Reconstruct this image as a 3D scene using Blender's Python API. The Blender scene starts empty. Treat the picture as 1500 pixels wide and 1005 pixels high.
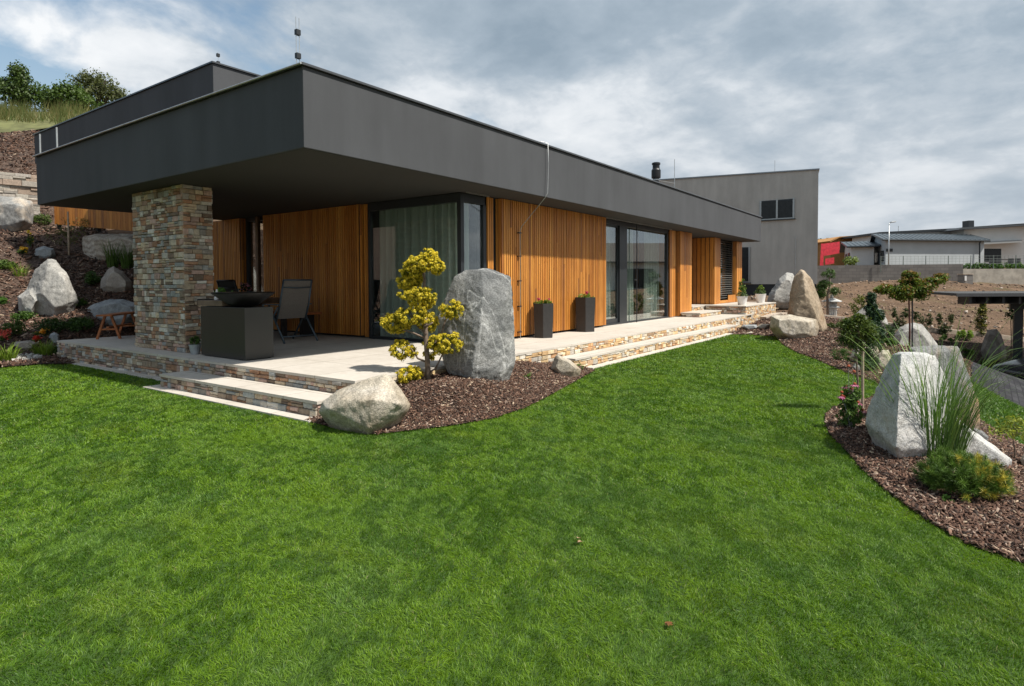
import bpy, bmesh, math, random
import numpy as np
from mathutils import Vector, Matrix, noise, geometry
from math import sin, cos, pi, radians, sqrt, atan2
rnd = random.Random(7)
rng = np.random.default_rng(7)
S = bpy.context.scene
COL = S.collection

# ------------------------------------------------------------------ camera
CAM = np.array([-4.0266, -5.594, 1.0])
YAW, PITCH, ROLL, FPX, SH = radians(54.356), radians(-1.81), radians(-0.277), 894.63, -60.36
_f = np.array([sin(YAW)*cos(PITCH), cos(YAW)*cos(PITCH), sin(PITCH)])
_r = np.array([cos(YAW), -sin(YAW), 0.0])
_u = np.cross(_r, _f)
RT = cos(ROLL)*_r+sin(ROLL)*_u
UP = -sin(ROLL)*_r+cos(ROLL)*_u
FW = _f
cd = bpy.data.cameras.new("camera")
cam = bpy.data.objects.new("camera", cd)
COL.objects.link(cam)
cam.matrix_world = Matrix(((RT[0], UP[0], -FW[0], CAM[0]), (RT[1], UP[1], -FW[1], CAM[1]),
                           (RT[2], UP[2], -FW[2], CAM[2]), (0, 0, 0, 1)))
cd.sensor_width = 36.0
cd.lens = FPX/1500*36
cd.shift_y = SH/1500
cd.clip_end = 3000
cd.clip_start = 0.05
S.camera = cam

# survey helpers: turn a bearing in the photograph and a known distance / height / wall plane into a place in the world
def ray(px, py): return FW+RT*(px-750)/FPX-UP*(py-502.5-SH)/FPX
def D(px, py, d): return Vector(CAM+d*ray(px, py))
def Z(px, py, h=0.0):
    q = ray(px, py); return Vector(CAM+q*(h-CAM[2])/q[2])
def YP(px, py, y):
    q = ray(px, py); return Vector(CAM+q*(y-CAM[1])/q[1])
def XP(px, py, x):
    q = ray(px, py); return Vector(CAM+q*(x-CAM[0])/q[0])
RH = Vector((cos(YAW), -sin(YAW), 0))       # horizontal right
FH = Vector((sin(YAW), cos(YAW), 0))        # horizontal forward

# ------------------------------------------------------------------ light
SUNDIR = Vector((-0.10, 0.66, -1.0)).normalized()     # the way the light travels
sl = bpy.data.lights.new("sun", 'SUN')
sl.energy = 5.0
sl.angle = radians(1.5)
sl.color = (1.0, 0.95, 0.87)
so = bpy.data.objects.new("sun", sl)
COL.objects.link(so)
so.rotation_euler = SUNDIR.to_track_quat('-Z', 'Y').to_euler()
so.location = (0, -20, 40)
TO = -SUNDIR
ELEV = math.asin(TO.z)
AZ = atan2(TO.x, TO.y)

W = bpy.data.worlds.new("World")
S.world = W
W.use_nodes = True
wt = W.node_tree
wt.nodes.clear()
def wn(t, **k):
    n = wt.nodes.new(t)
    for a, b in k.items(): setattr(n, a, b)
    return n
def wl(a, b): wt.links.new(a, b)
def wmath(op, a, b=None, clamp=False):
    n = wn('ShaderNodeMath', operation=op, use_clamp=clamp)
    for i, v in enumerate((a, b)):
        if v is None: continue
        if isinstance(v, (int, float)): n.inputs[i].default_value = v
        else: wl(v, n.inputs[i])
    return n.outputs[0]
out = wn('ShaderNodeOutputWorld')
bg = wn('ShaderNodeBackground')
bg.inputs[1].default_value = 0.086
sky = wn('ShaderNodeTexSky', sky_type='NISHITA')
sky.sun_disc = False
sky.sun_elevation = ELEV
sky.sun_rotation = AZ
sky.air_density = 1.0
sky.dust_density = 2.0
tc = wn('ShaderNodeTexCoord')
sep = wn('ShaderNodeSeparateXYZ')
wl(tc.outputs['Generated'], sep.inputs[0])
zz = wmath('ADD', wmath('MAXIMUM', sep.outputs[2], 0.0), 0.26)
cx = wmath('DIVIDE', sep.outputs[0], zz)
cy = wmath('DIVIDE', sep.outputs[1], zz)
cmb = wn('ShaderNodeCombineXYZ')
wl(cx, cmb.inputs[0]); wl(cy, cmb.inputs[1])
def wnoise(scale, detail, rough, off, dist=0.0):
    mp = wn('ShaderNodeMapping')
    mp.inputs['Location'].default_value = off
    wl(cmb.outputs[0], mp.inputs[0])
    n = wn('ShaderNodeTexNoise')
    n.inputs['Scale'].default_value = scale
    n.inputs['Detail'].default_value = detail
    n.inputs['Roughness'].default_value = rough
    n.inputs['Distortion'].default_value = dist
    wl(mp.outputs[0], n.inputs['Vector'])
    return n.outputs['Fac']
def wramp(f, stops):
    r = wn('ShaderNodeValToRGB')
    e = r.color_ramp.elements
    while len(e) < len(stops): e.new(0.5)
    for q, (p, c) in zip(e, stops): q.position = p; q.color = (*c, 1)
    wl(f, r.inputs[0])
    return r.outputs[0]
n1 = wnoise(1.0, 9, 0.52, (3.1, 1.7, 0), 0.15)
n2 = wnoise(2.3, 10, 0.56, (8.3, 4.2, 2), 0.2)
n3 = wnoise(0.45, 4, 0.5, (1.0, 6.2, 5))
n4 = wnoise(6.5, 8, 0.6, (2.2, 9.1, 3), 0.3)
mixf = wmath('ADD', wmath('ADD', wmath('MULTIPLY', n1, 0.56), wmath('MULTIPLY', n2, 0.30)), wmath('MULTIPLY', n4, 0.14))
# cloud brightness: slate grey bellies to near white edges (in units the 0.1 background strength scales)
ccol = wramp(mixf, [(0.40, (2.9, 3.7, 4.5)), (0.47, (3.9, 4.7, 5.5)), (0.515, (5.3, 5.95, 6.6)), (0.565, (7.6, 8.0, 8.4)), (0.63, (9.2, 9.4, 9.6))])
# clouds run brighter toward the left of the view, thicker and greyer to the right
cover = wramp(n3, [(0.40, (0, 0, 0)), (0.50, (1, 1, 1))])
side = wn('ShaderNodeVectorMath', operation='DOT_PRODUCT')
wl(tc.outputs['Generated'], side.inputs[0])
side.inputs[1].default_value = RH
covmix = wmath('ADD', wmath('MULTIPLY', wmath('SUBTRACT', n2, 0.43), 7.0, False), wmath('MULTIPLY', side.outputs['Value'], 3.6), False)
covmix = wmath('ADD', covmix, 1.5, True)
mx = wn('ShaderNodeMixRGB')
wl(covmix, mx.inputs[0])
sk2 = wn('ShaderNodeMixRGB', blend_type='MULTIPLY')
sk2.inputs[0].default_value = 1.0
wl(sky.outputs[0], sk2.inputs[1])
sk2.inputs[2].default_value = (1.75, 1.72, 1.5, 1)
wl(sk2.outputs[0], mx.inputs[1]); wl(ccol, mx.inputs[2])
# pale murk above the horizon
hz = wn('ShaderNodeMixRGB')
hf = wmath('MULTIPLY', wmath('SUBTRACT', 0.30, sep.outputs[2], True), 2.2, True)
wl(hf, hz.inputs[0]); wl(mx.outputs[0], hz.inputs[1])
hz.inputs[2].default_value = (5.3, 5.8, 6.3, 1)
wl(hz.outputs[0], bg.inputs[0])
wl(bg.outputs[0], out.inputs[0])

S.render.engine = 'CYCLES'
S.view_settings.view_transform = 'Standard'
S.view_settings.look = 'None'
S.view_settings.exposure = 0.27
S.view_settings.gamma = 1.0
S.cycles.transparent_max_bounces = 24
S.cycles.max_bounces = 8

# ------------------------------------------------------------------ materials
class NT:
    def __init__(s, name):
        s.m = bpy.data.materials.new(name); s.m.use_nodes = True
        s.t = s.m.node_tree; s.b = s.t.nodes['Principled BSDF']
        s.tc = s.t.nodes.new('ShaderNodeTexCoord')
    def n(s, t, **k):
        q = s.t.nodes.new(t)
        for a, b in k.items(): setattr(q, a, b)
        return q
    def l(s, a, b): s.t.links.new(a, b)
    def noise(s, scale, detail=4, rough=0.55, stretch=(1, 1, 1), dist=0, obj=True):
        mp = s.n('ShaderNodeMapping'); mp.inputs['Scale'].default_value = stretch
        s.l(s.geo() if not obj else s.tc.outputs['Object'], mp.inputs[0])
        q = s.n('ShaderNodeTexNoise'); q.inputs['Scale'].default_value = scale
        q.inputs['Detail'].default_value = detail; q.inputs['Roughness'].default_value = rough
        q.inputs['Distortion'].default_value = dist
        s.l(mp.outputs[0], q.inputs['Vector']); return q.outputs['Fac']
    def geo(s):
        return s.n('ShaderNodeNewGeometry').outputs['Position']
    def vor(s, scale, feature='F1', out='Distance', stretch=(1, 1, 1)):
        mp = s.n('ShaderNodeMapping'); mp.inputs['Scale'].default_value = stretch
        s.l(s.tc.outputs['Object'], mp.inputs[0])
        q = s.n('ShaderNodeTexVoronoi', feature=feature); q.inputs['Scale'].default_value = scale
        s.l(mp.outputs[0], q.inputs['Vector']); return q.outputs[out]
    def ramp(s, f, stops, interp='LINEAR'):
        r = s.n('ShaderNodeValToRGB'); e = r.color_ramp.elements; r.color_ramp.interpolation = interp
        while len(e) < len(stops): e.new(0.5)
        for q, (p, c) in zip(e, stops):
            q.position = p; q.color = (*c, 1) if len(c) == 3 else c
        s.l(f, r.inputs[0]); return r.outputs[0]
    def mix(s, f, a, b, mode='MIX'):
        q = s.n('ShaderNodeMixRGB', blend_type=mode)
        for i, v in enumerate((f, a, b)):
            if isinstance(v, (int, float)): q.inputs[i].default_value = v
            elif isinstance(v, tuple): q.inputs[i].default_value = (*v, 1)
            else: s.l(v, q.inputs[i])
        return q.outputs[0]
    def tint(s):
        a = s.n('ShaderNodeAttribute'); a.attribute_name = 'tint'; return a.outputs['Color']
    def bump(s, h, strength=0.3, dist=0.02):
        q = s.n('ShaderNodeBump'); q.inputs['Strength'].default_value = strength; q.inputs['Distance'].default_value = dist
        s.l(h, q.inputs['Height']); s.l(q.outputs[0], s.b.inputs['Normal'])
    def col(s, c):
        if isinstance(c, tuple): s.b.inputs['Base Color'].default_value = (*c, 1)
        else: s.l(c, s.b.inputs['Base Color'])
    def set(s, rough=0.6, metal=0.0, spec=None):
        s.b.inputs['Roughness'].default_value = rough; s.b.inputs['Metallic'].default_value = metal
        if spec is not None: s.b.inputs['Specular IOR Level'].default_value = spec
        return s.m

def m_plain(name, c, rough=0.5, metal=0, var=0.15, scale=8, bump=0.0):
    t = NT(name)
    f = t.noise(scale, 5)
    a = tuple(max(0, x*(1-var)) for x in c); b = tuple(min(1, x*(1+var)) for x in c)
    t.col(t.ramp(f, [(0.3, a), (0.7, b)]))
    if bump: t.bump(t.noise(scale*12, 4), bump, 0.004)
    return t.set(rough, metal)

def m_render(name, c, blotch=0.18):
    t = NT(name)
    a = tuple(x*(1-blotch) for x in c); b = tuple(x*(1+blotch) for x in c)
    big = t.noise(0.9, 5, 0.6, (1, 1, 0.6)); streak = t.noise(2.6, 5, 0.6, (1, 1, 0.12))
    f = t.mix(0.45, big, streak)
    base = t.ramp(f, [(0.36, a), (0.62, b)])
    base = t.mix(0.25, base, t.ramp(t.noise(130, 2), [(0.3, (0.3, 0.3, 0.3)), (0.7, (0.75, 0.75, 0.75))]), 'OVERLAY')
    t.col(base); t.bump(t.noise(160, 3), 0.5, 0.003)
    return t.set(0.85)

def m_tint(name, rough=0.7, bump=0.4, bscale=40, nscale=14, amt=0.5, bdist=0.008):
    t = NT(name)
    f = t.ramp(t.noise(nscale, 6, 0.65), [(0.25, (0.25, 0.25, 0.25)), (0.75, (0.8, 0.8, 0.8))])
    t.col(t.mix(amt, t.tint(), f, 'OVERLAY'))
    if bump: t.bump(t.noise(bscale, 6, 0.65), bump, bdist)
    return t.set(rough)

def m_leaf(name, rough=0.5, transl=0.35):
    t = NT(name)
    t.col(t.tint()); t.b.inputs['Roughness'].default_value = rough
    t.b.inputs['Specular IOR Level'].default_value = 0.3
    tr = t.n('ShaderNodeBsdfTranslucent'); ms = t.n('ShaderNodeMixShader'); ms.inputs[0].default_value = transl
    t.l(t.mix(1.0, t.tint(), (1.0, 1.0, 0.6), 'MULTIPLY'), tr.inputs[0])
    t.l(t.b.outputs[0], ms.inputs[1]); t.l(tr.outputs[0], ms.inputs[2])
    t.l(ms.outputs[0], t.t.nodes['Material Output'].inputs[0])
    return t.m

def m_wood(name):
    t = NT(name)
    g = t.noise(3.0, 8, 0.6, (14, 14, 0.8), 0.6)
    f = t.ramp(g, [(0.3, (0.36, 0.36, 0.36)), (0.7, (0.66, 0.66, 0.66))])
    c = t.mix(0.75, t.tint(), f, 'OVERLAY')
    c = t.mix(0.45, c, t.ramp(t.noise(0.9, 4, 0.6), [(0.35, (0.38, 0.38, 0.38)), (0.65, (0.6, 0.6, 0.6))]), 'OVERLAY')
    kn = t.vor(3.4, stretch=(3.5, 3.5, 1.0))
    c = t.mix(t.ramp(kn, [(0.04, (0.75, 0.75, 0.75)), (0.10, (0, 0, 0))]), c, (0.12, 0.045, 0.012))
    t.col(c); t.bump(t.noise(5, 6, 0.6, (30, 30, 1)), 0.25, 0.004)
    return t.set(0.5)

def m_granite(name, c1, c2, c3, speck=0.5, rust=None, band=None, vein=False):
    t = NT(name)
    big = t.noise(1.7, 6, 0.6, dist=0.8)
    base = t.ramp(big, [(0.30, c1), (0.48, c2), (0.66, c3)])
    if rust:
        base = t.mix(t.ramp(t.noise(1.1, 5, 0.6), [(0.5, (0, 0, 0)), (0.66, (0.85, 0.85, 0.85))]), base, rust)
    if band:
        wv = t.n('ShaderNodeTexWave'); wv.inputs['Scale'].default_value = 2.2; wv.inputs['Distortion'].default_value = 9
        wv.inputs['Detail'].default_value = 4; wv.inputs['Detail Scale'].default_value = 1.4
        wv.bands_direction = 'Z'
        t.l(t.tc.outputs['Object'], wv.inputs['Vector'])
        base = t.mix(t.ramp(wv.outputs['Fac'], [(0.4, (0, 0, 0)), (0.8, (0.55, 0.55, 0.55))]), base, band)
    if vein:
        v = t.noise(1.3, 3, 0.5, (1, 1, 0.5), 1.5)
        base = t.mix(t.ramp(v, [(0.485, (0, 0, 0)), (0.5, (0.7, 0.7, 0.7)), (0.515, (0, 0, 0))]), base, (0.5, 0.5, 0.48))
    sp = t.ramp(t.noise(70, 3, 0.7), [(0.38, (0.18, 0.18, 0.18)), (0.5, (0.5, 0.5, 0.5)), (0.62, (0.84, 0.84, 0.84))])
    base = t.mix(speck, base, sp, 'OVERLAY')
    mid = t.ramp(t.noise(11, 6, 0.7), [(0.34, (0.28, 0.28, 0.28)), (0.66, (0.72, 0.72, 0.72))])
    base = t.mix(0.55, base, mid, 'OVERLAY')
    t.col(base)
    h = t.mix(0.35, t.noise(13, 8, 0.7), t.noise(60, 4, 0.7))
    t.bump(h, 0.75, 0.035)
    return t.set(0.88, spec=0.25)

def m_glass(name, tintc=(0.90, 0.95, 0.93), refl=1.5):
    m = bpy.data.materials.new(name); m.use_nodes = True; t = m.node_tree; t.nodes.clear()
    o = t.nodes.new('ShaderNodeOutputMaterial'); g = t.nodes.new('ShaderNodeBsdfGlossy'); g.inputs['Roughness'].default_value = 0.0
    tr = t.nodes.new('ShaderNodeBsdfTransparent'); tr.inputs[0].default_value = (*tintc, 1)
    fr = t.nodes.new('ShaderNodeLayerWeight'); fr.inputs[0].default_value = 0.5
    pw = t.nodes.new('ShaderNodeMath'); pw.operation = 'POWER'; pw.inputs[1].default_value = 2.7
    mu = t.nodes.new('ShaderNodeMath'); mu.operation = 'MULTIPLY_ADD'; mu.inputs[1].default_value = 0.9; mu.inputs[2].default_value = 0.09
    mu.use_clamp = True
    nz = t.nodes.new('ShaderNodeTexNoise'); nz.inputs['Scale'].default_value = 0.8
    bp = t.nodes.new('ShaderNodeBump'); bp.inputs['Strength'].default_value = 0.02; bp.inputs['Distance'].default_value = 0.05
    t.links.new(nz.outputs['Fac'], bp.inputs['Height']); t.links.new(bp.outputs[0], g.inputs['Normal'])
    ms = t.nodes.new('ShaderNodeMixShader')
    t.links.new(fr.outputs[1], pw.inputs[0]); t.links.new(pw.outputs[0], mu.inputs[0]); t.links.new(mu.outputs[0], ms.inputs[0])
    t.links.new(tr.outputs[0], ms.inputs[1]); t.links.new(g.outputs[0], ms.inputs[2]); t.links.new(ms.outputs[0], o.inputs[0])
    return m

def m_curtain(name):
    t = NT(name); t.col(t.ramp(t.noise(2, 3, stretch=(6, 6, 0.2)), [(0.35, (0.55, 0.60, 0.55)), (0.65, (0.85, 0.88, 0.84))]))
    t.b.inputs['Roughness'].default_value = 0.9
    tr = t.n('ShaderNodeBsdfTranslucent'); tr.inputs[0].default_value = (0.6, 0.7, 0.64, 1)
    tp = t.n('ShaderNodeBsdfTransparent')
    m1 = t.n('ShaderNodeMixShader'); m1.inputs[0].default_value = 0.4
    m2 = t.n('ShaderNodeMixShader'); m2.inputs[0].default_value = 0.12
    t.l(t.b.outputs[0], m1.inputs[1]); t.l(tr.outputs[0], m1.inputs[2])
    t.l(m1.outputs[0], m2.inputs[1]); t.l(tp.outputs[0], m2.inputs[2])
    t.l(m2.outputs[0], t.t.nodes['Material Output'].inputs[0])
    return t.m

M = {}
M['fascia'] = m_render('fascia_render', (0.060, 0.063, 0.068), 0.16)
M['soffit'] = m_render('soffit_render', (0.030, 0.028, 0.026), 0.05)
M['concrete_house'] = m_render('grey_plaster', (0.43, 0.42, 0.385), 0.14)
M['coping'] = m_plain('coping_metal', (0.11, 0.115, 0.12), 0.35, 0.6, 0.1)
M['coping_light'] = m_plain('coping_light_metal', (0.25, 0.26, 0.27), 0.4, 0.7, 0.1)
M['dark_metal'] = m_plain('dark_metal', (0.028, 0.031, 0.034), 0.45, 0.2, 0.15)
M['anthracite'] = m_plain('anthracite_frame', (0.022, 0.026, 0.03), 0.4, 0.1, 0.1)
M['rail'] = m_plain('steel_rail', (0.4, 0.4, 0.39), 0.35, 0.8, 0.1)
M['box_metal'] = m_plain('grill_box_coating', (0.030, 0.031, 0.028), 0.42, 0.1, 0.08, 3)
M['blackiron'] = m_plain('black_iron', (0.02, 0.02, 0.021), 0.38, 0.3, 0.3, 6)
M['galv'] = m_plain('galvanised', (0.50, 0.51, 0.50), 0.4, 0.7, 0.15)
M['grey_metal'] = m_plain('blue_grey_metal', (0.075, 0.10, 0.12), 0.4, 0.4, 0.15)
M['mesh_fabric'] = m_plain('taupe_mesh_fabric', (0.17, 0.15, 0.13), 0.8, 0, 0.15, 60)
M['black_fabric'] = m_plain('black_fabric', (0.02, 0.02, 0.02), 0.8, 0, 0.3, 60)
M['batten'] = m_wood('larch_batten')
M['wood_dark'] = m_plain('oiled_table_wood', (0.13, 0.07, 0.035), 0.5, 0, 0.35, 9, 0.2)
M['wood_red'] = m_plain('oiled_red_wood', (0.36, 0.11, 0.03), 0.45, 0, 0.3, 12, 0.2)
M['shelf_wood'] = m_plain('shelf_board', (0.17, 0.12, 0.085), 0.5, 0, 0.25, 10, 0.2)
M['ledge'] = m_tint('ledge_stone', 0.85, 0.7, 45, 20, 0.75, 0.012)
M['mortar'] = m_plain('dark_joint', (0.09, 0.07, 0.055), 0.95, 0, 0.3, 20)
M['chip'] = m_tint('bark_chip', 0.85, 0.3, 80, 30, 0.4, 0.004)
M['leaf'] = m_leaf('leaf')
M['grass'] = m_leaf('grass_blade', 0.45, 0.4)
M['needle'] = m_leaf('needle', 0.5, 0.15)
M['trunk'] = m_plain('bark_grey_brown', (0.17, 0.125, 0.095), 0.9, 0, 0.4, 25, 0.6)
M['trunk_dark'] = m_plain('bark_dark', (0.07, 0.05, 0.04), 0.9, 0, 0.4, 25, 0.5)
M['stake'] = m_plain('weathered_stake', (0.42, 0.33, 0.24), 0.85, 0, 0.25, 25, 0.3)
M['glass'] = m_glass('window_glass')
M['curtain'] = m_curtain('sheer_curtain')
M['interior'] = m_plain('interior_wall', (0.30, 0.29, 0.27), 0.9)
M['interior_floor'] = m_plain('interior_floor', (0.25, 0.2, 0.15), 0.6)
M['white'] = m_plain('white_paint', (0.72, 0.71, 0.68), 0.6, 0, 0.05)
M['pot_white'] = m_plain('white_glazed_pot', (0.78, 0.76, 0.73), 0.45, 0, 0.05, 6, 0.1)
M['pot_zinc'] = m_plain('zinc_pot', (0.38, 0.41, 0.43), 0.5, 0.3, 0.2, 12)
M['planter'] = m_plain('black_planter', (0.028, 0.026, 0.025), 0.6, 0, 0.2, 20, 0.3)
M['soilpot'] = m_plain('pot_soil', (0.05, 0.035, 0.025), 0.95, 0, 0.4, 40)
M['petal'] = m_leaf('petal', 0.5, 0.3)
M['slat_metal'] = m_plain('blind_slat', (0.20, 0.19, 0.17), 0.4, 0.5, 0.1)
def _pav():
    t = NT('paving')
    f = t.noise(1.3, 6, 0.6); g = t.noise(9, 6, 0.65)
    c = t.ramp(t.mix(0.5, f, g), [(0.35, (0.49, 0.44, 0.375)), (0.65, (0.62, 0.57, 0.50))])
    br = t.n('ShaderNodeTexBrick'); br.offset = 0.0; br.inputs['Scale'].default_value = 1.0
    br.inputs['Brick Width'].default_value = 0.9; br.inputs['Row Height'].default_value = 0.9
    br.inputs['Mortar Size'].default_value = 0.006; br.inputs['Color1'].default_value = (1, 1, 1, 1)
    br.inputs['Color2'].default_value = (0.955, 0.955, 0.955, 1); br.inputs['Mortar'].default_value = (0.5, 0.48, 0.45, 1)
    t.l(t.geo(), br.inputs['Vector'])
    c = t.mix(1.0, c, br.outputs['Color'], 'MULTIPLY')
    t.col(c); t.bump(t.noise(90, 4), 0.2, 0.003); return t.set(0.75)
M['paving'] = _pav()
M['slab_edge'] = m_plain('slab_edge', (0.16, 0.14, 0.125), 0.85, 0, 0.25, 25, 0.3)
M['lawn'] = m_plain('lawn_soil', (0.035, 0.075, 0.008), 0.95, 0, 0.4, 18)
def _bark():
    t = NT('bark_bed')
    v = t.vor(26, out='Color', stretch=(1, 1.7, 1))
    c = t.ramp(v, [(0.0, (0.022, 0.012, 0.008)), (0.35, (0.06, 0.034, 0.022)), (0.7, (0.12, 0.075, 0.052)), (1.0, (0.23, 0.16, 0.12))])
    c = t.mix(0.5, c, t.ramp(t.noise(3, 5), [(0.3, (0.3, 0.3, 0.3)), (0.7, (0.65, 0.65, 0.65))]), 'OVERLAY')
    t.col(c); t.bump(t.vor(26, stretch=(1, 1.7, 1)), 1.0, 0.03); return t.set(0.92)
M['bark'] = _bark()
def _soil():
    t = NT('bare_soil')
    f = t.noise(0.6, 8, 0.65); g = t.noise(7, 7, 0.7)
    c = t.ramp(t.mix(0.45, f, g), [(0.34, (0.085, 0.056, 0.036)), (0.5, (0.155, 0.103, 0.068)), (0.66, (0.27, 0.175, 0.115))])
    gr = t.ramp(t.noise(0.35, 6, 0.6), [(0.56, (0, 0, 0)), (0.66, (0.5, 0.5, 0.5))])
    c = t.mix(gr, c, (0.11, 0.12, 0.04))
    t.col(c); t.bump(t.mix(0.4, t.noise(5, 8, 0.7), t.noise(26, 5, 0.7)), 1.0, 0.14); return t.set(0.95, spec=0.1)
M['soil'] = _soil()
def _asph():
    t = NT('parking_paving')
    br = t.n('ShaderNodeTexBrick'); br.inputs['Scale'].default_value = 1.0; br.inputs['Brick Width'].default_value = 0.22
    br.inputs['Row Height'].default_value = 0.11; br.inputs['Mortar Size'].default_value = 0.008
    br.inputs['Color1'].default_value = (0.03, 0.03, 0.034, 1); br.inputs['Color2'].default_value = (0.055, 0.055, 0.058, 1)
    br.inputs['Mortar'].default_value = (0.025, 0.025, 0.027, 1)
    t.l(t.geo(), br.inputs['Vector'])
    c = t.mix(0.6, br.outputs['Color'], t.ramp(t.noise(1.5, 6, 0.65), [(0.3, (0.35, 0.35, 0.35)), (0.7, (0.7, 0.7, 0.7))]), 'OVERLAY')
    t.col(c); t.bump(br.outputs['Fac'], -0.3, 0.01); return t.set(0.95, spec=0.1)
M['asphalt'] = _asph()
def _block():
    t = NT('concrete_blocks')
    uv = t.n('ShaderNodeUVMap')
    br = t.n('ShaderNodeTexBrick'); br.inputs['Scale'].default_value = 1.0; br.inputs['Brick Width'].default_value = 0.5
    br.inputs['Row Height'].default_value = 0.25; br.inputs['Mortar Size'].default_value = 0.012
    br.inputs['Color1'].default_value = (0.155, 0.145, 0.135, 1); br.inputs['Color2'].default_value = (0.21, 0.195, 0.18, 1)
    br.inputs['Mortar'].default_value = (0.12, 0.115, 0.11, 1)
    sp = t.n('ShaderNodeSeparateXYZ'); cm = t.n('ShaderNodeCombineXYZ'); t.l(t.geo(), sp.inputs[0])
    t.l(sp.outputs[1], cm.inputs[0]); t.l(sp.outputs[2], cm.inputs[1]); t.l(cm.outputs[0], br.inputs['Vector'])
    c = t.mix(0.5, br.outputs['Color'], t.ramp(t.noise(0.7, 6, 0.65), [(0.3, (0.35, 0.35, 0.35)), (0.7, (0.65, 0.65, 0.65))]), 'OVERLAY')
    t.col(c); t.bump(br.outputs['Fac'], -0.4, 0.01); return t.set(0.9)
M['block'] = _block()
M['block_pale'] = m_plain('pale_board_formed_concrete', (0.36, 0.33, 0.28), 0.9, 0, 0.25, 2.5, 0.3)
def _seam():
    t = NT('seam_roof')
    t.col(t.ramp(t.noise(1.0, 3), [(0.3, (0.055, 0.075, 0.088)), (0.7, (0.085, 0.11, 0.125))])); return t.set(0.4, 0.5)
M['seam'] = _seam()
M['fencewire'] = m_plain('fence_wire', (0.16, 0.19, 0.17), 0.7, 0, 0.1)
M['brown_roof'] = m_plain('tile_roof', (0.13, 0.11, 0.10), 0.8, 0, 0.3, 5)
M['house_grey'] = m_plain('pale_grey_wall', (0.40, 0.43, 0.44), 0.85, 0, 0.06, 1)
M['house_white'] = m_plain('white_wall', (0.66, 0.65, 0.62), 0.85, 0, 0.05, 1)
M['osb'] = m_plain('orange_board', (0.44, 0.22, 0.07), 0.8, 0, 0.15, 3)
M['red_net'] = m_plain('red_netting', (0.62, 0.03, 0.05), 0.7, 0, 0.25, 4)
M['darkwin'] = m_plain('dark_window', (0.025, 0.028, 0.03), 0.25, 0.0, 0.2)
M['darkwin'].node_tree.nodes['Principled BSDF'].inputs['Specular IOR Level'].default_value = 0.25
M['carpaint'] = m_plain('dark_car_paint', (0.012, 0.013, 0.016), 0.18, 0.3, 0.1)
M['rubber'] = m_plain('rubber', (0.02, 0.02, 0.02), 0.85)
M['lamp_lens'] = m_plain('lamp_lens', (0.16, 0.18, 0.19), 0.15, 0.3)
M['kerb'] = m_plain('pale_kerb', (0.47, 0.39, 0.31), 0.9, 0, 0.2, 4, 0.3)
M['gravel'] = m_tint('gravel', 0.8, 0.2, 60, 30, 0.3)
M['lantern'] = m_granite('lantern_granite', (0.45, 0.45, 0.44), (0.55, 0.55, 0.53), (0.62, 0.61, 0.59), 0.35)

# ------------------------------------------------------------------ objects
def tag(o, label=None, cat=None, group=None, kind=None, category=None):
    cat = cat or category
    if label: o['label'] = label
    if cat: o['category'] = cat
    if group: o['group'] = group
    if kind: o['kind'] = kind
    return o
def empty(name, loc=(0, 0, 0), rz=0, label=None, cat=None, group=None):
    o = bpy.data.objects.new(name, None); COL.objects.link(o)
    o.location = loc; o.rotation_euler = (0, 0, rz); o.empty_display_size = 0.1
    return tag(o, label, cat, group)
def link(o, parent=None, local=False):
    COL.objects.link(o)
    if parent:
        o.parent = parent
        if not local:
            chain = Matrix.Identity(4); q = parent; ms = []
            while q is not None: ms.append((q.matrix_parent_inverse.copy(), q.matrix_basis.copy())); q = q.parent
            for inv, ba in reversed(ms): chain = chain @ inv @ ba
            o.matrix_parent_inverse = chain.inverted()
    return o
def copy_tree(o, parent=None):
    c = o.copy(); COL.objects.link(c); c.parent = parent
    for ch in list(o.children): copy_tree(ch, c)
    return c

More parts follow.
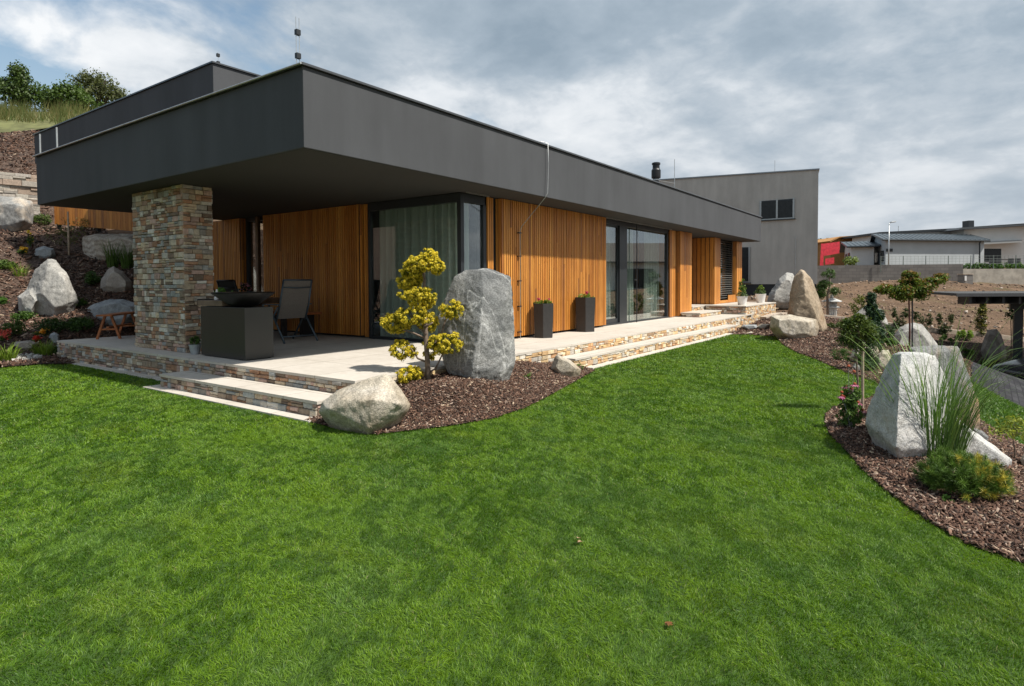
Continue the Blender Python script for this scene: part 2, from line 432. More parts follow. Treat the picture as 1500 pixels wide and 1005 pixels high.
class MB:
    def __init__(s): s.v = []; s.f = []; s.t = []; s.c = (0.5, 0.5, 0.5)
    def add(s, vs, fs, tint=None):
        b = len(s.v); s.v += [tuple(x) for x in vs]; s.f += [tuple(b+i for i in f) for f in fs]
        s.t += [tint or s.c]*len(vs); return s
    def box(s, x0, x1, y0, y1, z0, z1, tint=None):
        return s.add([(x0, y0, z0), (x1, y0, z0), (x1, y1, z0), (x0, y1, z0), (x0, y0, z1), (x1, y0, z1), (x1, y1, z1), (x0, y1, z1)],
              [(0, 3, 2, 1), (4, 5, 6, 7), (0, 1, 5, 4), (1, 2, 6, 5), (2, 3, 7, 6), (3, 0, 4, 7)], tint)
    def obox(s, o, a, b, c, tint=None):
        o, a, b, c = map(Vector, (o, a, b, c))
        return s.add([o, o+a, o+a+b, o+b, o+c, o+a+c, o+a+b+c, o+b+c],
              [(0, 3, 2, 1), (4, 5, 6, 7), (0, 1, 5, 4), (1, 2, 6, 5), (2, 3, 7, 6), (3, 0, 4, 7)], tint)
    def beam(s, p, q, w, h, up=(0, 0, 1), tint=None):
        p, q = Vector(p), Vector(q); d = (q-p).normalized(); sd = d.cross(Vector(up))
        if sd.length < 1e-4: sd = d.cross(Vector((0, 1, 0)))
        sd.normalize(); u = sd.cross(d).normalized()
        return s.obox(p-sd*w/2-u*h/2, q-p, sd*w, u*h, tint)
    def cyl(s, p, q, r0, r1=None, n=10, tint=None):
        if r1 is None: r1 = r0
        p, q = Vector(p), Vector(q); d = (q-p).normalized()
        a = d.cross(Vector((0, 0, 1)) if abs(d.z) < 0.9 else Vector((1, 0, 0))).normalized(); b = d.cross(a)
        vs = [p+(a*cos(2*pi*i/n)+b*sin(2*pi*i/n))*r0 for i in range(n)]+[q+(a*cos(2*pi*i/n)+b*sin(2*pi*i/n))*r1 for i in range(n)]
        fs = [(i, (i+1) % n, n+(i+1) % n, n+i) for i in range(n)]+[tuple(range(n))[::-1], tuple(range(n, 2*n))]
        return s.add(vs, fs, tint)
    def tube(s, pts, rs, n=8, tint=None):
        pts = [Vector(p) for p in pts]; rings = []
        if isinstance(rs, (int, float)): rs = [rs]*len(pts)
        d0 = (pts[1]-pts[0]).normalized()
        a = d0.cross(Vector((0.3, 0.9, 0.1))).normalized()
        vs = []
        for i, p in enumerate(pts):
            d = (pts[min(i+1, len(pts)-1)]-pts[max(i-1, 0)]).normalized()
            a = (a-d*a.dot(d)).normalized(); b = d.cross(a)
            vs += [p+(a*cos(2*pi*k/n)+b*sin(2*pi*k/n))*rs[i] for k in range(n)]
        fs = []
        for i in range(len(pts)-1):
            for k in range(n): fs.append((i*n+k, i*n+(k+1) % n, (i+1)*n+(k+1) % n, (i+1)*n+k))
        fs += [tuple(range(n))[::-1], tuple(range((len(pts)-1)*n, len(pts)*n))]
        return s.add(vs, fs, tint)
    def lathe(s, c, prof, n=24, tint=None, sq=None):
        c = Vector(c); vs = []
        for r, z in prof:
            vs += [c+Vector((r*cos(2*pi*k/n+(pi/n if n <= 8 else 0)), r*sin(2*pi*k/n+(pi/n if n <= 8 else 0)), z)) for k in range(n)]
        fs = []
        for i in range(len(prof)-1):
            for k in range(n): fs.append((i*n+k, i*n+(k+1) % n, (i+1)*n+(k+1) % n, (i+1)*n+k))
        fs += [tuple(range(n))[::-1], tuple(range((len(prof)-1)*n, len(prof)*n))]
        return s.add(vs, fs, tint)
    def prism(s, poly, z0, z1, tint=None):
        n = len(poly); vs = [(p[0], p[1], z0 if not callable(z0) else z0(p)) for p in poly]+[(p[0], p[1], z1 if not callable(z1) else z1(p)) for p in poly]
        fs = [tuple(range(n))[::-1], tuple(range(n, 2*n))]+[(i, (i+1) % n, n+(i+1) % n, n+i) for i in range(n)]
        return s.add(vs, fs, tint)
    def build(s, name, mat, parent=None, smooth=False, bevel=0, local=False, **tg):
        me = bpy.data.meshes.new(name); me.from_pydata([tuple(x) for x in s.v], [], s.f); me.materials.append(mat)
        at = me.attributes.new('tint', 'FLOAT_COLOR', 'POINT')
        at.data.foreach_set('color', np.array([(*t, 1) for t in s.t], dtype=np.float32).ravel())
        bm = bmesh.new(); bm.from_mesh(me); bmesh.ops.recalc_face_normals(bm, faces=bm.faces); bm.to_mesh(me); bm.free()
        if smooth: me.polygons.foreach_set('use_smooth', [True]*len(me.polygons))
        o = bpy.data.objects.new(name, me); link(o, parent, local)
        if bevel:
            b = o.modifiers.new('bevel', 'BEVEL'); b.width = bevel; b.segments = 2; b.limit_method = 'ANGLE'; b.angle_limit = radians(40)
        return tag(o, **tg)

def npmesh(name, verts, faces, mat, tint=None, parent=None, smooth=False, local=False, **tg):
    """verts Nx3, faces MxK (one K), tint Nx3"""
    me = bpy.data.meshes.new(name); verts = np.asarray(verts, np.float32); faces = np.asarray(faces, np.int32)
    k = faces.shape[1]
    me.vertices.add(len(verts)); me.vertices.foreach_set('co', verts.ravel())
    me.loops.add(faces.size); me.loops.foreach_set('vertex_index', faces.ravel())
    me.polygons.add(len(faces)); me.polygons.foreach_set('loop_start', np.arange(0, faces.size, k, dtype=np.int32))
    me.polygons.foreach_set('loop_total', np.full(len(faces), k, np.int32))
    if smooth: me.polygons.foreach_set('use_smooth', np.ones(len(faces), bool))
    me.update(calc_edges=True); me.validate()
    if tint is not None:
        at = me.attributes.new('tint', 'FLOAT_COLOR', 'POINT')
        at.data.foreach_set('color', np.concatenate([tint, np.ones((len(tint), 1))], 1).astype(np.float32).ravel())
    me.materials.append(mat)
    o = bpy.data.objects.new(name, me); link(o, parent, local)
    return tag(o, **tg)

# ------------------------------------------------------------------ terrain
LZ = -0.34
LAWN = [(-0.42, -0.55), (-0.45, -1.0), (-0.40, -1.5), (0.17, -1.82), (0.68, -1.98), (1.3, -1.95), (1.9, -1.82), (3.0, -1.55), (4.1, -1.28), (4.46, -1.14),
        (11.65, -1.14), (11.75, -1.7), (11.47, -2.29), (9.84, -2.7), (8.5, -3.2), (7.23, -3.83), (5.96, -4.39), (5.3, -4.8), (4.5, -5.0), (3.8, -4.85), (3.1, -4.62), (2.54, -4.62),
        (1.9, -4.75), (1.33, -4.96), (0.9, -5.1), (0.45, -5.29), (0.01, -5.52), (-0.22, -5.69), (-0.34, -5.9), (-0.9, -6.8), (-1.6, -9.0), (-12, -9.0), (-12, 8.0),
        (-4, 7.6), (-2.0, 7.0), (-0.89, 6.76), (-0.4, 6.7), (-0.02, 6.3), (-0.02, 2.75), (-0.42, 2.75)]
def inpoly(P, poly):
    P = np.asarray(P); x, y = P[:, 0], P[:, 1]; r = np.zeros(len(P), bool); n = len(poly)
    for i in range(n):
        x0, y0 = poly[i][:2]; x1, y1 = poly[(i+1) % n][:2]
        if y0 == y1: continue
        c = ((y0 > y) != (y1 > y)) & (x < (x1-x0)*(y-y0)/(y1-y0)+x0); r ^= c
    return r
def dpoly(P, poly):
    P = np.asarray(P, float)[:, :2]; d = np.full(len(P), 1e9); n = len(poly)
    for i in range(n):
        a = np.array(poly[i][:2]); b = np.array(poly[(i+1) % n][:2]); ab = b-a
        t = np.clip(((P-a)@ab)/(ab@ab+1e-12), 0, 1); d = np.minimum(d, np.hypot(*(P-a-t[:, None]*ab).T))
    return d
TP = [D(*p) for p in [(0, 515, 11.3), (60, 500, 12), (-150, 520, 11), (-400, 520, 10), (70, 470, 13.5), (0, 450, 14), (150, 455, 13.6), (150, 425, 15), (150, 386, 16.5),
      (30, 335, 18.5), (130, 338, 18.5), (20, 292, 20), (90, 335, 19.5), (190, 332, 19.5), (-300, 300, 18), (-150, 420, 13), (0, 240, 22), (20, 195, 27), (0, 165, 32), (180, 165, 32), (320, 170, 34), (-300, 150, 30),
      (1120, 468, 18.5), (1175, 489, 15), (1218, 467, 19), (1190, 520, 11), (1250, 540, 10), (1255, 500, 13.5), (1340, 512, 12.5), (1300, 545, 9.5), (1340, 482, 20), (1280, 473, 20.5), (1160, 463, 21),
      (1480, 497, 20), (1445, 522, 18.6), (1390, 530, 14), (1440, 543, 18.4), (1600, 540, 18.5), (1900, 545, 18), (1500, 560, 16), (1500, 600, 12.7), (1560, 640, 11), (1436, 596, 12.8),
      (1340, 650, 5.3), (1420, 700, 4.2), (1500, 760, 3.3), (1450, 665, 5.3), (1490, 672, 5.4), (1470, 630, 8.0), (1500, 660, 7.4), (1560, 760, 4),
      (1196, 417, 48), (1280, 416, 48), (1350, 412, 46), (1410, 424, 47), (1500, 419, 47), (1250, 443, 30), (1350, 450, 28), (1330, 412, 38), (1365, 413, 38), (1290, 420, 38), (1450, 455, 27), (1500, 450, 30), (1150, 433, 33), (1060, 433, 33), (1100, 433, 31), (1190, 433, 31.5), (1230, 430, 33)]]
TP += [Vector(p) for p in [(15, 18, 3), (30, 20, 2), (30, 45, 5), (45, 10, 1), (10, 45, 11), (-20, 40, 11), (-25, 12, 2.5), (-30, 0, 0), (-20, -10, -0.4), (-8, -14, -0.6), (0, -14, -1.2), (20, -25, -2), (45, -25, -0.5), (12, 9, 0.4)]]
_tp = np.array([tuple(p) for p in TP])
def _phi(r): return np.where(r > 1e-9, r*r*np.log(r+1e-12), 0)
_n = len(_tp); _A = np.zeros((_n+3, _n+3)); _dd = np.hypot(_tp[:, None, 0]-_tp[None, :, 0], _tp[:, None, 1]-_tp[None, :, 1])
_A[:_n, :_n] = _phi(_dd)+np.eye(_n)*0.25; _A[:_n, _n] = 1; _A[:_n, _n+1:] = _tp[:, :2]; _A[_n, :_n] = 1; _A[_n+1:, :_n] = _tp[:, :2].T
_w = np.linalg.solve(_A, np.concatenate([_tp[:, 2], [0, 0, 0]]))
def _tps(P):
    o = []
    for i in range(0, len(P), 20000):
        Q = P[i:i+20000]; r = np.hypot(Q[:, None, 0]-_tp[None, :, 0], Q[:, None, 1]-_tp[None, :, 1])
        o.append(_phi(r)@_w[:_n]+_w[_n]+Q@_w[_n+1:])
    return np.concatenate(o)
HOUSE = [(-0.3, -1.2), (0.1, 7.6), (3, 9.5), (19.4, 9.5), (19.4, 0.6), (14.8, -0.6), (12, -1.2)]
def sstep(x): x = np.clip(x, 0, 1); return x*x*(3-2*x)
def T(P):
    P = np.asarray(P, float)[:, :2]; z = _tps(P)
    far = np.hypot(P[:, 0]-5, P[:, 1]-3); w = sstep((far-52)/12)
    z = z*(1-w)+w*np.where(P[:, 1] > 22+0.2*P[:, 0], 9.0, 2.2)
    for poly, wd in ((LAWN, 1.6), (HOUSE, 1.2)):
        d = np.where(inpoly(P, poly), 0, dpoly(P, poly)); s = sstep(d/wd); z = LZ*(1-s)+z*s
    return z
def Tz(x, y): return float(T(np.array([[x, y]]))[0])
def surf(P):
    z = T(P); m = inpoly(P, BEDA); 
    if m.any(): z[m] = zA(np.asarray(P)[m])
    return z
def gd(px, py, d):
    """distance at which the bearing meets the ground, near the expected distance d"""
    ds = np.linspace(d*0.6, d*1.6, 260); P3 = CAM[None]+ds[:, None]*ray(px, py)[None]
    h = P3[:, 2]-surf(P3); i = np.where((h[:-1] > 0) & (h[1:] <= 0))[0]
    if len(i) == 0: return d
    j = i[np.argmin(abs(ds[i]-d))]; return float(ds[j])
def onT(px, py, d):
    p = D(px, py, d); return Vector((p.x, p.y, float(surf(np.array([[p.x, p.y]]))[0])))

def axis_grid():
    a = list(np.arange(-14, 30, 0.45)); b = []; x = 30; s = 0.6
    while x < 700: b.append(x); x += s; s *= 1.09
    c = []; x = -14; s = 0.6
    while x > -500: x -= s; c.append(x); s *= 1.12
    return np.array(c[::-1]+a+b)
gx = axis_grid(); gy = axis_grid()
X, Y = np.meshgrid(gx, gy, indexing='ij'); P = np.stack([X.ravel(), Y.ravel()], 1)
zz_ = T(P); hin = inpoly(P, HOUSE)|inpoly(P, LAWN)
rough = (np.sin(P[:, 0]*2.1+1.3*np.sin(P[:, 1]*1.7))*np.sin(P[:, 1]*2.6+P[:, 0]*0.6)*0.07)*sstep((dpoly(P, LAWN)-9)/6)*(np.hypot(P[:, 0], P[:, 1]) < 60)
zz_ = zz_-0.06-0.1*hin+rough
ni, nj = len(gx), len(gy); I, J = np.meshgrid(np.arange(ni-1), np.arange(nj-1), indexing='ij')
F = np.stack([I*nj+J, (I+1)*nj+J, (I+1)*nj+J+1, I*nj+J+1], -1).reshape(-1, 4)
npmesh('ground', np.column_stack([P, zz_]), F, M['soil'], smooth=True, kind='structure')

def drape(name, poly, mat, step=0.3, off=0.0, zf=None, kind='structure', **tg):
    poly2 = []
    for i in range(len(poly)):
        a = Vector(poly[i][:2]); b = Vector(poly[(i+1) % len(poly)][:2]); k = max(1, int((b-a).length/step))
        poly2 += [a.lerp(b, j/k) for j in range(k)]
    xs = [p.x for p in poly2]; ys = [p.y for p in poly2]
    gx_ = np.arange(min(xs), max(xs), step); gy_ = np.arange(min(ys), max(ys), step)
    A, B = np.meshgrid(gx_, gy_); Q = np.stack([A.ravel(), B.ravel()], 1)+rng.uniform(-0.15, 0.15, (A.size, 2))*step
    Q = Q[inpoly(Q, poly)]; Q = Q[dpoly(Q, poly) > step*0.4]
    pts = poly2+[Vector(q) for q in Q]; n = len(poly2)
    r = geometry.delaunay_2d_cdt(pts, [(i, (i+1) % n) for i in range(n)], [], 1, 1e-5)
    V = np.array([tuple(p) for p in r[0]]); z = (zf or T)(V)+off
    return npmesh(name, np.column_stack([V, z]), np.array([f for f in r[2] if len(f) == 3]), mat, smooth=True, kind=kind, **tg)

drape('lawn', LAWN, M['lawn'], 0.5)
BEDA = [(0.12, -0.6), (-0.2, -0.5), (-0.42, -0.55), (-0.45, -1.0), (-0.40, -1.5), (0.17, -1.82), (0.68, -1.98), (1.3, -1.95), (1.9, -1.82), (3.0, -1.55), (4.1, -1.28), (4.2, -1.05), (4.0, -0.62)]
def zA(P):
    d = dpoly(P, LAWN); return LZ+0.015+0.23*sstep(d/0.75)*sstep((P[:, 0]+0.3)/1.2)*(1-0.55*sstep((P[:, 0]-2.6)/1.2))
drape('bark_bed', BEDA, M['bark'], 0.15, 0, zA)
i0 = LAWN.index((11.65, -1.14)); i1 = LAWN.index((-0.34, -5.9))
FAR = [D(1118, 455, 19.5), D(1160, 464, 20.6), D(1215, 468, 20.5), D(1280, 474, 20.3), D(1340, 481, 20), D(1400, 487, 20), D(1480, 496, 20), D(1560, 503, 20.5), D(1700, 510, 21)]
PARK = [D(*p) for p in [(1428, 546, 18.2), (1480, 544, 18.4), (1560, 543, 18.8), (1800, 548, 18.4), (2300, 560, 15), (2300, 640, 9), (1700, 690, 8.2), (1560, 626, 11.2), (1500, 613, 12), (1440, 598, 12.8), (1424, 590, 13.2), (1420, 560, 16.2)]]
STRIP = [D(*p) for p in [(1395, 580, 12.5), (1440, 600, 12.8), (1500, 615, 12), (1560, 630, 11.2), (1700, 700, 8), (1640, 720, 6.5), (1520, 668, 6.9), (1440, 655, 7.0), (1400, 632, 8.5), (1385, 600, 10.5)]]
SE = [D(1700, 560, 18), D(1760, 700, 8), D(1900, 760, 6), D(2100, 1000, 4.2), D(1700, 1200, 2.6)]
BEDB = [tuple(p) for p in LAWN[i0:i1+1]]+[(p.x, p.y) for p in SE[::-1]]+[(p.x, p.y) for p in FAR[::-1]]+[(16.5, -0.6), (14.9, -0.7), (12.0, -0.9)]
drape('bark_bed', BEDB, M['bark'], 0.25, 0.01)
drape('parking', [tuple(p[:2]) for p in PARK], M['asphalt'], 0.4, 0.05)
drape('grass_strip', [tuple(p[:2]) for p in STRIP], M['lawn'], 0.3, 0.03)
SLOPE = [(-12, 8.0), (-4, 7.6), (-2.0, 7.0), (-0.89, 6.76), (-0.4, 6.7), (-0.02, 6.3), (0.1, 7.45), (2.2, 7.45), (3.4, 9.2), (3.4, 13.5), (6, 22), (6, 28), (-6, 30), (-20, 22)]
drape('bark_slope', SLOPE, M['bark'], 0.4, 0.03)
HILL = [(6, 28), (-6, 30), (-20, 22), (-40, 30), (-30, 60), (30, 60), (20, 30)]
drape('hill', HILL, m_plain('dry_meadow', (0.12, 0.125, 0.045), 0.95, 0, 0.45, 1.5), 1.5, 0.05)
# pale kerb along the far edge of the bed
kb = MB()
for a, b in zip(FAR[:-1], FAR[1:]):
    n = 4
    for i in range(n):
        p = a.lerp(b, i/n); q = a.lerp(b, (i+1)/n-0.01)
        kb.beam((p.x, p.y, Tz(p.x, p.y)+0.03), (q.x, q.y, Tz(q.x, q.y)+0.03), 0.22, 0.16)
tag(kb.build('garden_kerb', M['kerb'], bevel=0.01), 'pale stone kerb line between bark bed and bare soil', 'kerb')
kb = MB()
for a, b in zip(PARK[6:10], PARK[7:11]):
    kb.beam((a.x, a.y, Tz(a.x, a.y)+0.06), (b.x, b.y, Tz(b.x, b.y)+0.06), 0.10, 0.12)
tag(kb.build('parking_kerb', M['kerb'], bevel=0.01), 'thin grey kerb stones between grass strip and dark parking paving', 'kerb')

# ------------------------------------------------------------------ ledge stone cladding
PAL = [(0.44, 0.24, 0.13), (0.50, 0.37, 0.24), (0.55, 0.46, 0.34), (0.36, 0.32, 0.27), (0.31, 0.33, 0.33), (0.48, 0.31, 0.24), (0.22, 0.15, 0.10), (0.40, 0.20, 0.10), (0.60, 0.55, 0.47), (0.34, 0.25, 0.17)]
def _mute(c, k=0.14, g=0.97): l = sum(c)/3; return tuple((x*(1-k)+l*k)*g for x in c)
PAL = [_mute(c) for c in PAL if c not in ((0.31, 0.33, 0.33),)]+[(0.33, 0.335, 0.32), (0.50, 0.40, 0.28)]
PAL2 = [(0.55, 0.36, 0.18), (0.62, 0.48, 0.30), (0.64, 0.55, 0.42), (0.50, 0.45, 0.38), (0.56, 0.32, 0.16), (0.66, 0.60, 0.50), (0.42, 0.28, 0.17), (0.60, 0.42, 0.22)]
def ledge(mb, o, u, n, length, height, pal=PAL, rows=None, hmin=0.035, hmax=0.095, wmin=0.06, wmax=0.21, prot=0.022, depth=0.06):
    """coursed stones on the plane through o, running along u, facing n"""
    o, u, n = Vector(o), Vector(u).normalized(), Vector(n).normalized(); up = Vector((0, 0, 1)); z = 0.0
    while z < height-1e-4:
        h = rnd.uniform(hmin, hmax)
        if height-z-h < hmin*0.8: h = height-z
        x = 0.0
        while x < length-1e-4:
            w = rnd.uniform(wmin, wmax)
            if length-x-w < wmin: w = length-x
            parts = [(z, h)]
            if h > 0.06 and rnd.random() < 0.35: s = rnd.uniform(0.4, 0.6)*h; parts = [(z, s), (z+s, h-s)]
            for (zz0, hh) in parts:
                g = 0.0025; p = rnd.uniform(0, prot); c = Vector(rnd.choice(pal))*rnd.uniform(0.75, 1.2)
                jt = lambda: rnd.uniform(-0.004, 0.004)
                x0, x1, a0, a1 = x+g, x+w-g, zz0+g, zz0+hh-g; vs = []
                for xx, aa in ((x0, a0), (x1, a0), (x1, a1), (x0, a1)): vs.append(o+u*xx+up*aa-n*depth)
                for xx, aa in ((x0, a0), (x1, a0), (x1, a1), (x0, a1)): vs.append(o+u*(xx+jt())+up*(aa+jt()*0.7)+n*(p-0.008))
                e = 0.007
                for xx, aa in ((x0+e, a0+e), (x1-e, a0+e), (x1-e, a1-e), (x0+e, a1-e)): vs.append(o+u*(xx+jt())+up*(aa+jt()*0.5)+n*(p+jt()))
                mb.add(vs, [(0, 1, 5, 4), (1, 2, 6, 5), (2, 3, 7, 6), (3, 0, 4, 7), (4, 5, 9, 8), (5, 6, 10, 9), (6, 7, 11, 10), (7, 4, 8, 11), (8, 9, 10, 11)], tuple(c))
            x += w
        z += h

# ------------------------------------------------------------------ terrace
TX, TY = 0.10, -0.65
TR = empty('terrace', (2, 1, 0), label='pale paved terrace with stone faced risers and steps wrapping the house', cat='terrace')
def slab(name, poly, z, parent, over=True):
    MB().prism(poly, z-0.03, z).build(name, M['paving'], parent)
slab('paving', [(TX-0.012, TY-0.012), (15.6, TY-0.012), (15.6, 2.2), (12.7, 2.2), (12.7, 0.9), (3.6, 0.9), (3.6, 7.4), (TX-0.012, 7.4)], 0.0, TR)
MB().box(TX+0.06, 15.5, TY+0.06, 0.8, -0.5, -0.034).box(TX+0.06, 3.5, 0.8, 7.36, -0.5, -0.034).build('base', M['mortar'], TR)
r = MB(); ledge(r, (TX, 7.4, -0.52), (0, -1, 0), (-1, 0, 0), 8.05, 0.49); ledge(r, (TX, TY, -0.45), (1, 0, 0), (0, -1, 0), 14.9, 0.42, PAL2)
r.build('riser', M['ledge'], TR)
# left step
slab('step', [(-0.30, -0.56), (TX-0.03, -0.56), (TX-0.03, 2.70), (-0.30, 2.70)], -0.16, TR)
r = MB(); ledge(r, (-0.285, 2.69, -0.40), (0, -1, 0), (-1, 0, 0), 3.23, 0.21); ledge(r, (-0.285, -0.545, -0.4), (1, 0, 0), (0, -1, 0), 0.36, 0.21); ledge(r, (0.06, 2.69, -0.4), (-1, 0, 0), (0, 1, 0), 0.345, 0.21)
r.build('riser', M['ledge'], TR)
MB().box(-0.24, 0.06, -0.5, 2.64, -0.42, -0.194).build('base', M['mortar'], TR)
# right step
slab('step', [(4.02, -1.00), (12.75, -1.00), (12.75, TY-0.03), (3.97, TY-0.03)], -0.16, TR)
r = MB(); ledge(r, (4.0, -0.985, -0.40), (1, 0, 0), (0, -1, 0), 8.7, 0.21, PAL2)
r.build('riser', M['ledge'], TR)
MB().box(4.05, 12.7, -0.94, -0.70, -0.42, -0.194).build('base', M['mortar'], TR)
# ground level edging pavers
for q_ in ((-0.44, -0.30, -0.62, 2.84), (-0.299, 0.05, 2.72, 2.84), (-0.04, 0.09, 2.841, 6.35), (4.3, 11.9, -1.15, -1.01)): MB().box(*q_, -0.37, -0.318).build('edging', M['paving'], TR, bevel=0.004)
# small steps and plinth at the far end
EN = empty('entrance_steps', (13.6, 0.2, 0), label='two small stone faced steps between wooden piers at the far end of the terrace', cat='steps')
slab('tread', [(12.86, 0.06), (14.85, 0.06), (14.85, 0.62), (12.86, 0.62)], 0.125, EN)
r = MB(); ledge(r, (12.88, 0.6, 0.004), (0, -1, 0), (-1, 0, 0), 0.52, 0.088); ledge(r, (12.88, 0.08, 0.004), (1, 0, 0), (0, -1, 0), 1.95, 0.088, PAL2); r.build('riser', M['ledge'], EN)
MB().box(12.93, 14.8, 0.13, 0.6, 0.004, 0.093).build('base', M['mortar'], EN)
slab('tread', [(13.9, 0.64), (15.9, 0.64), (15.9, 2.2), (13.9, 2.2)], 0.25, EN)
r = MB(); ledge(r, (13.9, 0.66, 0.004), (1, 0, 0), (0, -1, 0), 2.0, 0.21, PAL2); r.build('riser', M['ledge'], EN)
MB().box(13.95, 15.85, 0.72, 2.15, 0.004, 0.218).build('base', M['mortar'], EN)
PL = empty('stone_plinth', (16.2, 0.1, 0), label='low stone faced plinth carrying two white pots beside the shuttered window', cat='plinth')
slab('top', [(14.98, -0.62), (18.9, -0.62), (18.9, 0.62), (14.98, 0.62)], 0.26, PL)
r = MB(); ledge(r, (15.0, 0.6, -0.3), (0, -1, 0), (-1, 0, 0), 1.2, 0.53); ledge(r, (15.0, -0.6, -0.35), (1, 0, 0), (0, -1, 0), 3.9, 0.58, PAL2); r.build('riser', M['ledge'], PL)
MB().box(15.05, 18.85, -0.54, 0.6, -0.4, 0.228).build('base', M['mortar'], PL)

# ------------------------------------------------------------------ house
Z1, Z2, L1, L2 = 2.445, 3.30, 19.3, 7.86
HS = empty('modern_house', (8, 3, 0), label='long single storey house with dark flat roof band and orange larch cladding', cat='house')
MB().box(0, L1, 0, L2, Z1, Z2).build('roof', M['fascia'], HS, bevel=0.006)
roof = bpy.data.objects['roof']
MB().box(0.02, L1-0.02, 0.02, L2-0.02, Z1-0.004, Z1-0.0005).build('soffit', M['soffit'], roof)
cp = MB(); cp.box(-0.03, L1+0.03, -0.03, 0.30, Z2+0.003, Z2+0.033); cp.box(-0.03, 0.30, 0.30, L2+0.03, Z2+0.003, Z2+0.033)
cp.build('coping', M['coping'], roof, bevel=0.004)
MB().cyl((-0.045, -0.03, Z2+0.012), (-0.045, L2, Z2+0.012), 0.011).build('edge_wire', M['galv'], roof)
# upper volume
up = MB().box(1.90, 11, 5.27, 14.3, 4.24, 4.98).build('upper_roof', M['fascia'], HS, bevel=0.006)
cp = MB(); cp.box(1.87, 11.03, 5.24, 5.5, 4.983, 5.01); cp.box(1.87, 2.1, 5.5, 14.33, 4.983, 5.01); cp.build('coping', M['coping'], up)
MB().box(3.6, 11, 5.8, 13.6, 3.31, 4.237).build('upper_wall', M['fascia'], HS)
for px, py0, py1, d in ((90, 180, 215, 11.6), (50, 192, 228, 11.2)):
    a = D(px, py1, d); MB().cyl((0.05, 7.0 if px == 90 else 7.8, Z2+0.03), (0.05, 7.0 if px == 90 else 7.8, Z2+0.42), 0.014).build('roof_post', M['galv'], HS)
# stone pillar
p = MB(); X0, X1, Y0, Y1 = 0.40, 0.83, 3.42, 5.02
ledge(p, (X0, Y1, 0.0), (0, -1, 0), (-1, 0, 0), Y1-Y0, Z1-0.005); ledge(p, (X0, Y0, 0.0), (1, 0, 0), (0, -1, 0), X1-X0, Z1-0.005)
ledge(p, (X1, Y0, 0.0), (0, 1, 0), (1, 0, 0), Y1-Y0, Z1-0.005); ledge(p, (X1, Y1, 0.0), (-1, 0, 0), (0, 1, 0), X1-X0, Z1-0.005)
p.box(X0+0.05, X1-0.05, Y0+0.05, Y1-0.05, 0.003, Z1-0.004, (0.1, 0.08, 0.06)).build('stone_pillar', M['ledge'], HS)

WB = 0.80      # plane of the wall behind the sliding panels
def btint():
    v = rnd.random(); c = Vector((0.46, 0.165, 0.026)).lerp(Vector((0.64, 0.275, 0.055)), v)*rnd.uniform(0.86, 1.1)
    if rnd.random() < 0.12: c = Vector((0.36, 0.14, 0.035))
    return tuple(c)
def battens(name, parent, plane, a0, a1, pos, z0, z1, pitch=0.064, w=0.041, dep=0.034, sgn=-1, back=0.03):
    """vertical battens on plane 'x' or 'y' = pos, facing sgn, from a0 to a1"""
    mb = MB(); n = max(1, int(round((a1-a0)/pitch))); pt = (a1-a0)/n
    def bx(u0, u1, d0, d1, za, zb, c):
        lo, hi = min(pos+sgn*d0, pos+sgn*d1), max(pos+sgn*d0, pos+sgn*d1)
        if plane == 'y': mb.box(u0, u1, lo, hi, za, zb, c)
        else: mb.box(lo, hi, u0, u1, za, zb, c)
    bx(a0, a1, -back, -dep-0.002, z0, z1, (0.035, 0.02, 0.012))
    for i in range(n):
        u = a0+pt*(i+0.5); j = rnd.uniform(-0.002, 0.002); ww = min(w, pt-0.012)
        c = btint(); zs = z0
        if rnd.random() < 0.5:
            zc = rnd.uniform(z0+0.4, z1-0.4)
            bx(u-ww/2, u+ww/2, -dep, j, z0, zc-0.001, c); bx(u-ww/2, u+ww/2, -dep, j+0.0005, zc+0.001, z1, btint())
        else: bx(u-ww/2, u+ww/2, -dep, j, z0, z1, c)
    return mb.build(name, M['batten'], parent)
ZT = Z1-0.014
# main sliding panel on the long front
battens('cladding', HS, 'y', 4.37, 8.28, 0.64, 0.045, ZT, back=0.12)
battens('cladding', HS, 'x', 0.66, 0.77, 4.368, 0.045, ZT, pitch=0.055, w=0.05, dep=0.012, back=0.03)
battens('cladding', HS, 'x', 0.66, 0.77, 8.31, 0.045, ZT, pitch=0.055, w=0.05, dep=0.012, back=0.02, sgn=1)
# pier
battens('cladding', HS, 'y', 12.88, 13.84, 0.64, 0.02, ZT, pitch=0.16, w=0.156, back=0.1)
battens('cladding', HS, 'x', 0.66, 2.0, 12.85, 0.02, ZT, pitch=0.16, w=0.156, dep=0.02, back=0.03)
battens('cladding', HS, 'x', 0.66, 2.2, 13.86, 0.02, ZT, dep=0.02, sgn=1)
# niche return wall and the block beyond
battens('cladding', HS, 'x', 0.66, 2.2, 15.96, 0.15, ZT, pitch=0.14, w=0.115, dep=0.03)
battens('cladding', HS, 'y', 15.99, 16.62, 0.64, 0.0, ZT, pitch=0.21, w=0.206, back=0.03)
battens('cladding', HS, 'x', 0.66, 0.80, 18.50, 0.33, ZT, pitch=0.12, w=0.116)
battens('cladding', HS, 'y', 18.53, 19.2, 0.64, 0.26, ZT, pitch=0.2, w=0.196, back=0.03)
battens('cladding', HS, 'y', 16.62, 18.50, 0.66, 0.262, 0.36, pitch=1.0, w=0.98, back=0.2)
battens('cladding', HS, 'y', 13.95, 15.95, 2.2, 0.25, ZT)
# strips flanking the glazing
battens('cladding', HS, 'y', 4.09, 4.25, 0.72, 0.02, ZT, pitch=0.055, w=0.046)
battens('cladding', HS, 'y', 12.3, 12.72, 0.72, 0.02, ZT, pitch=0.14, w=0.13)
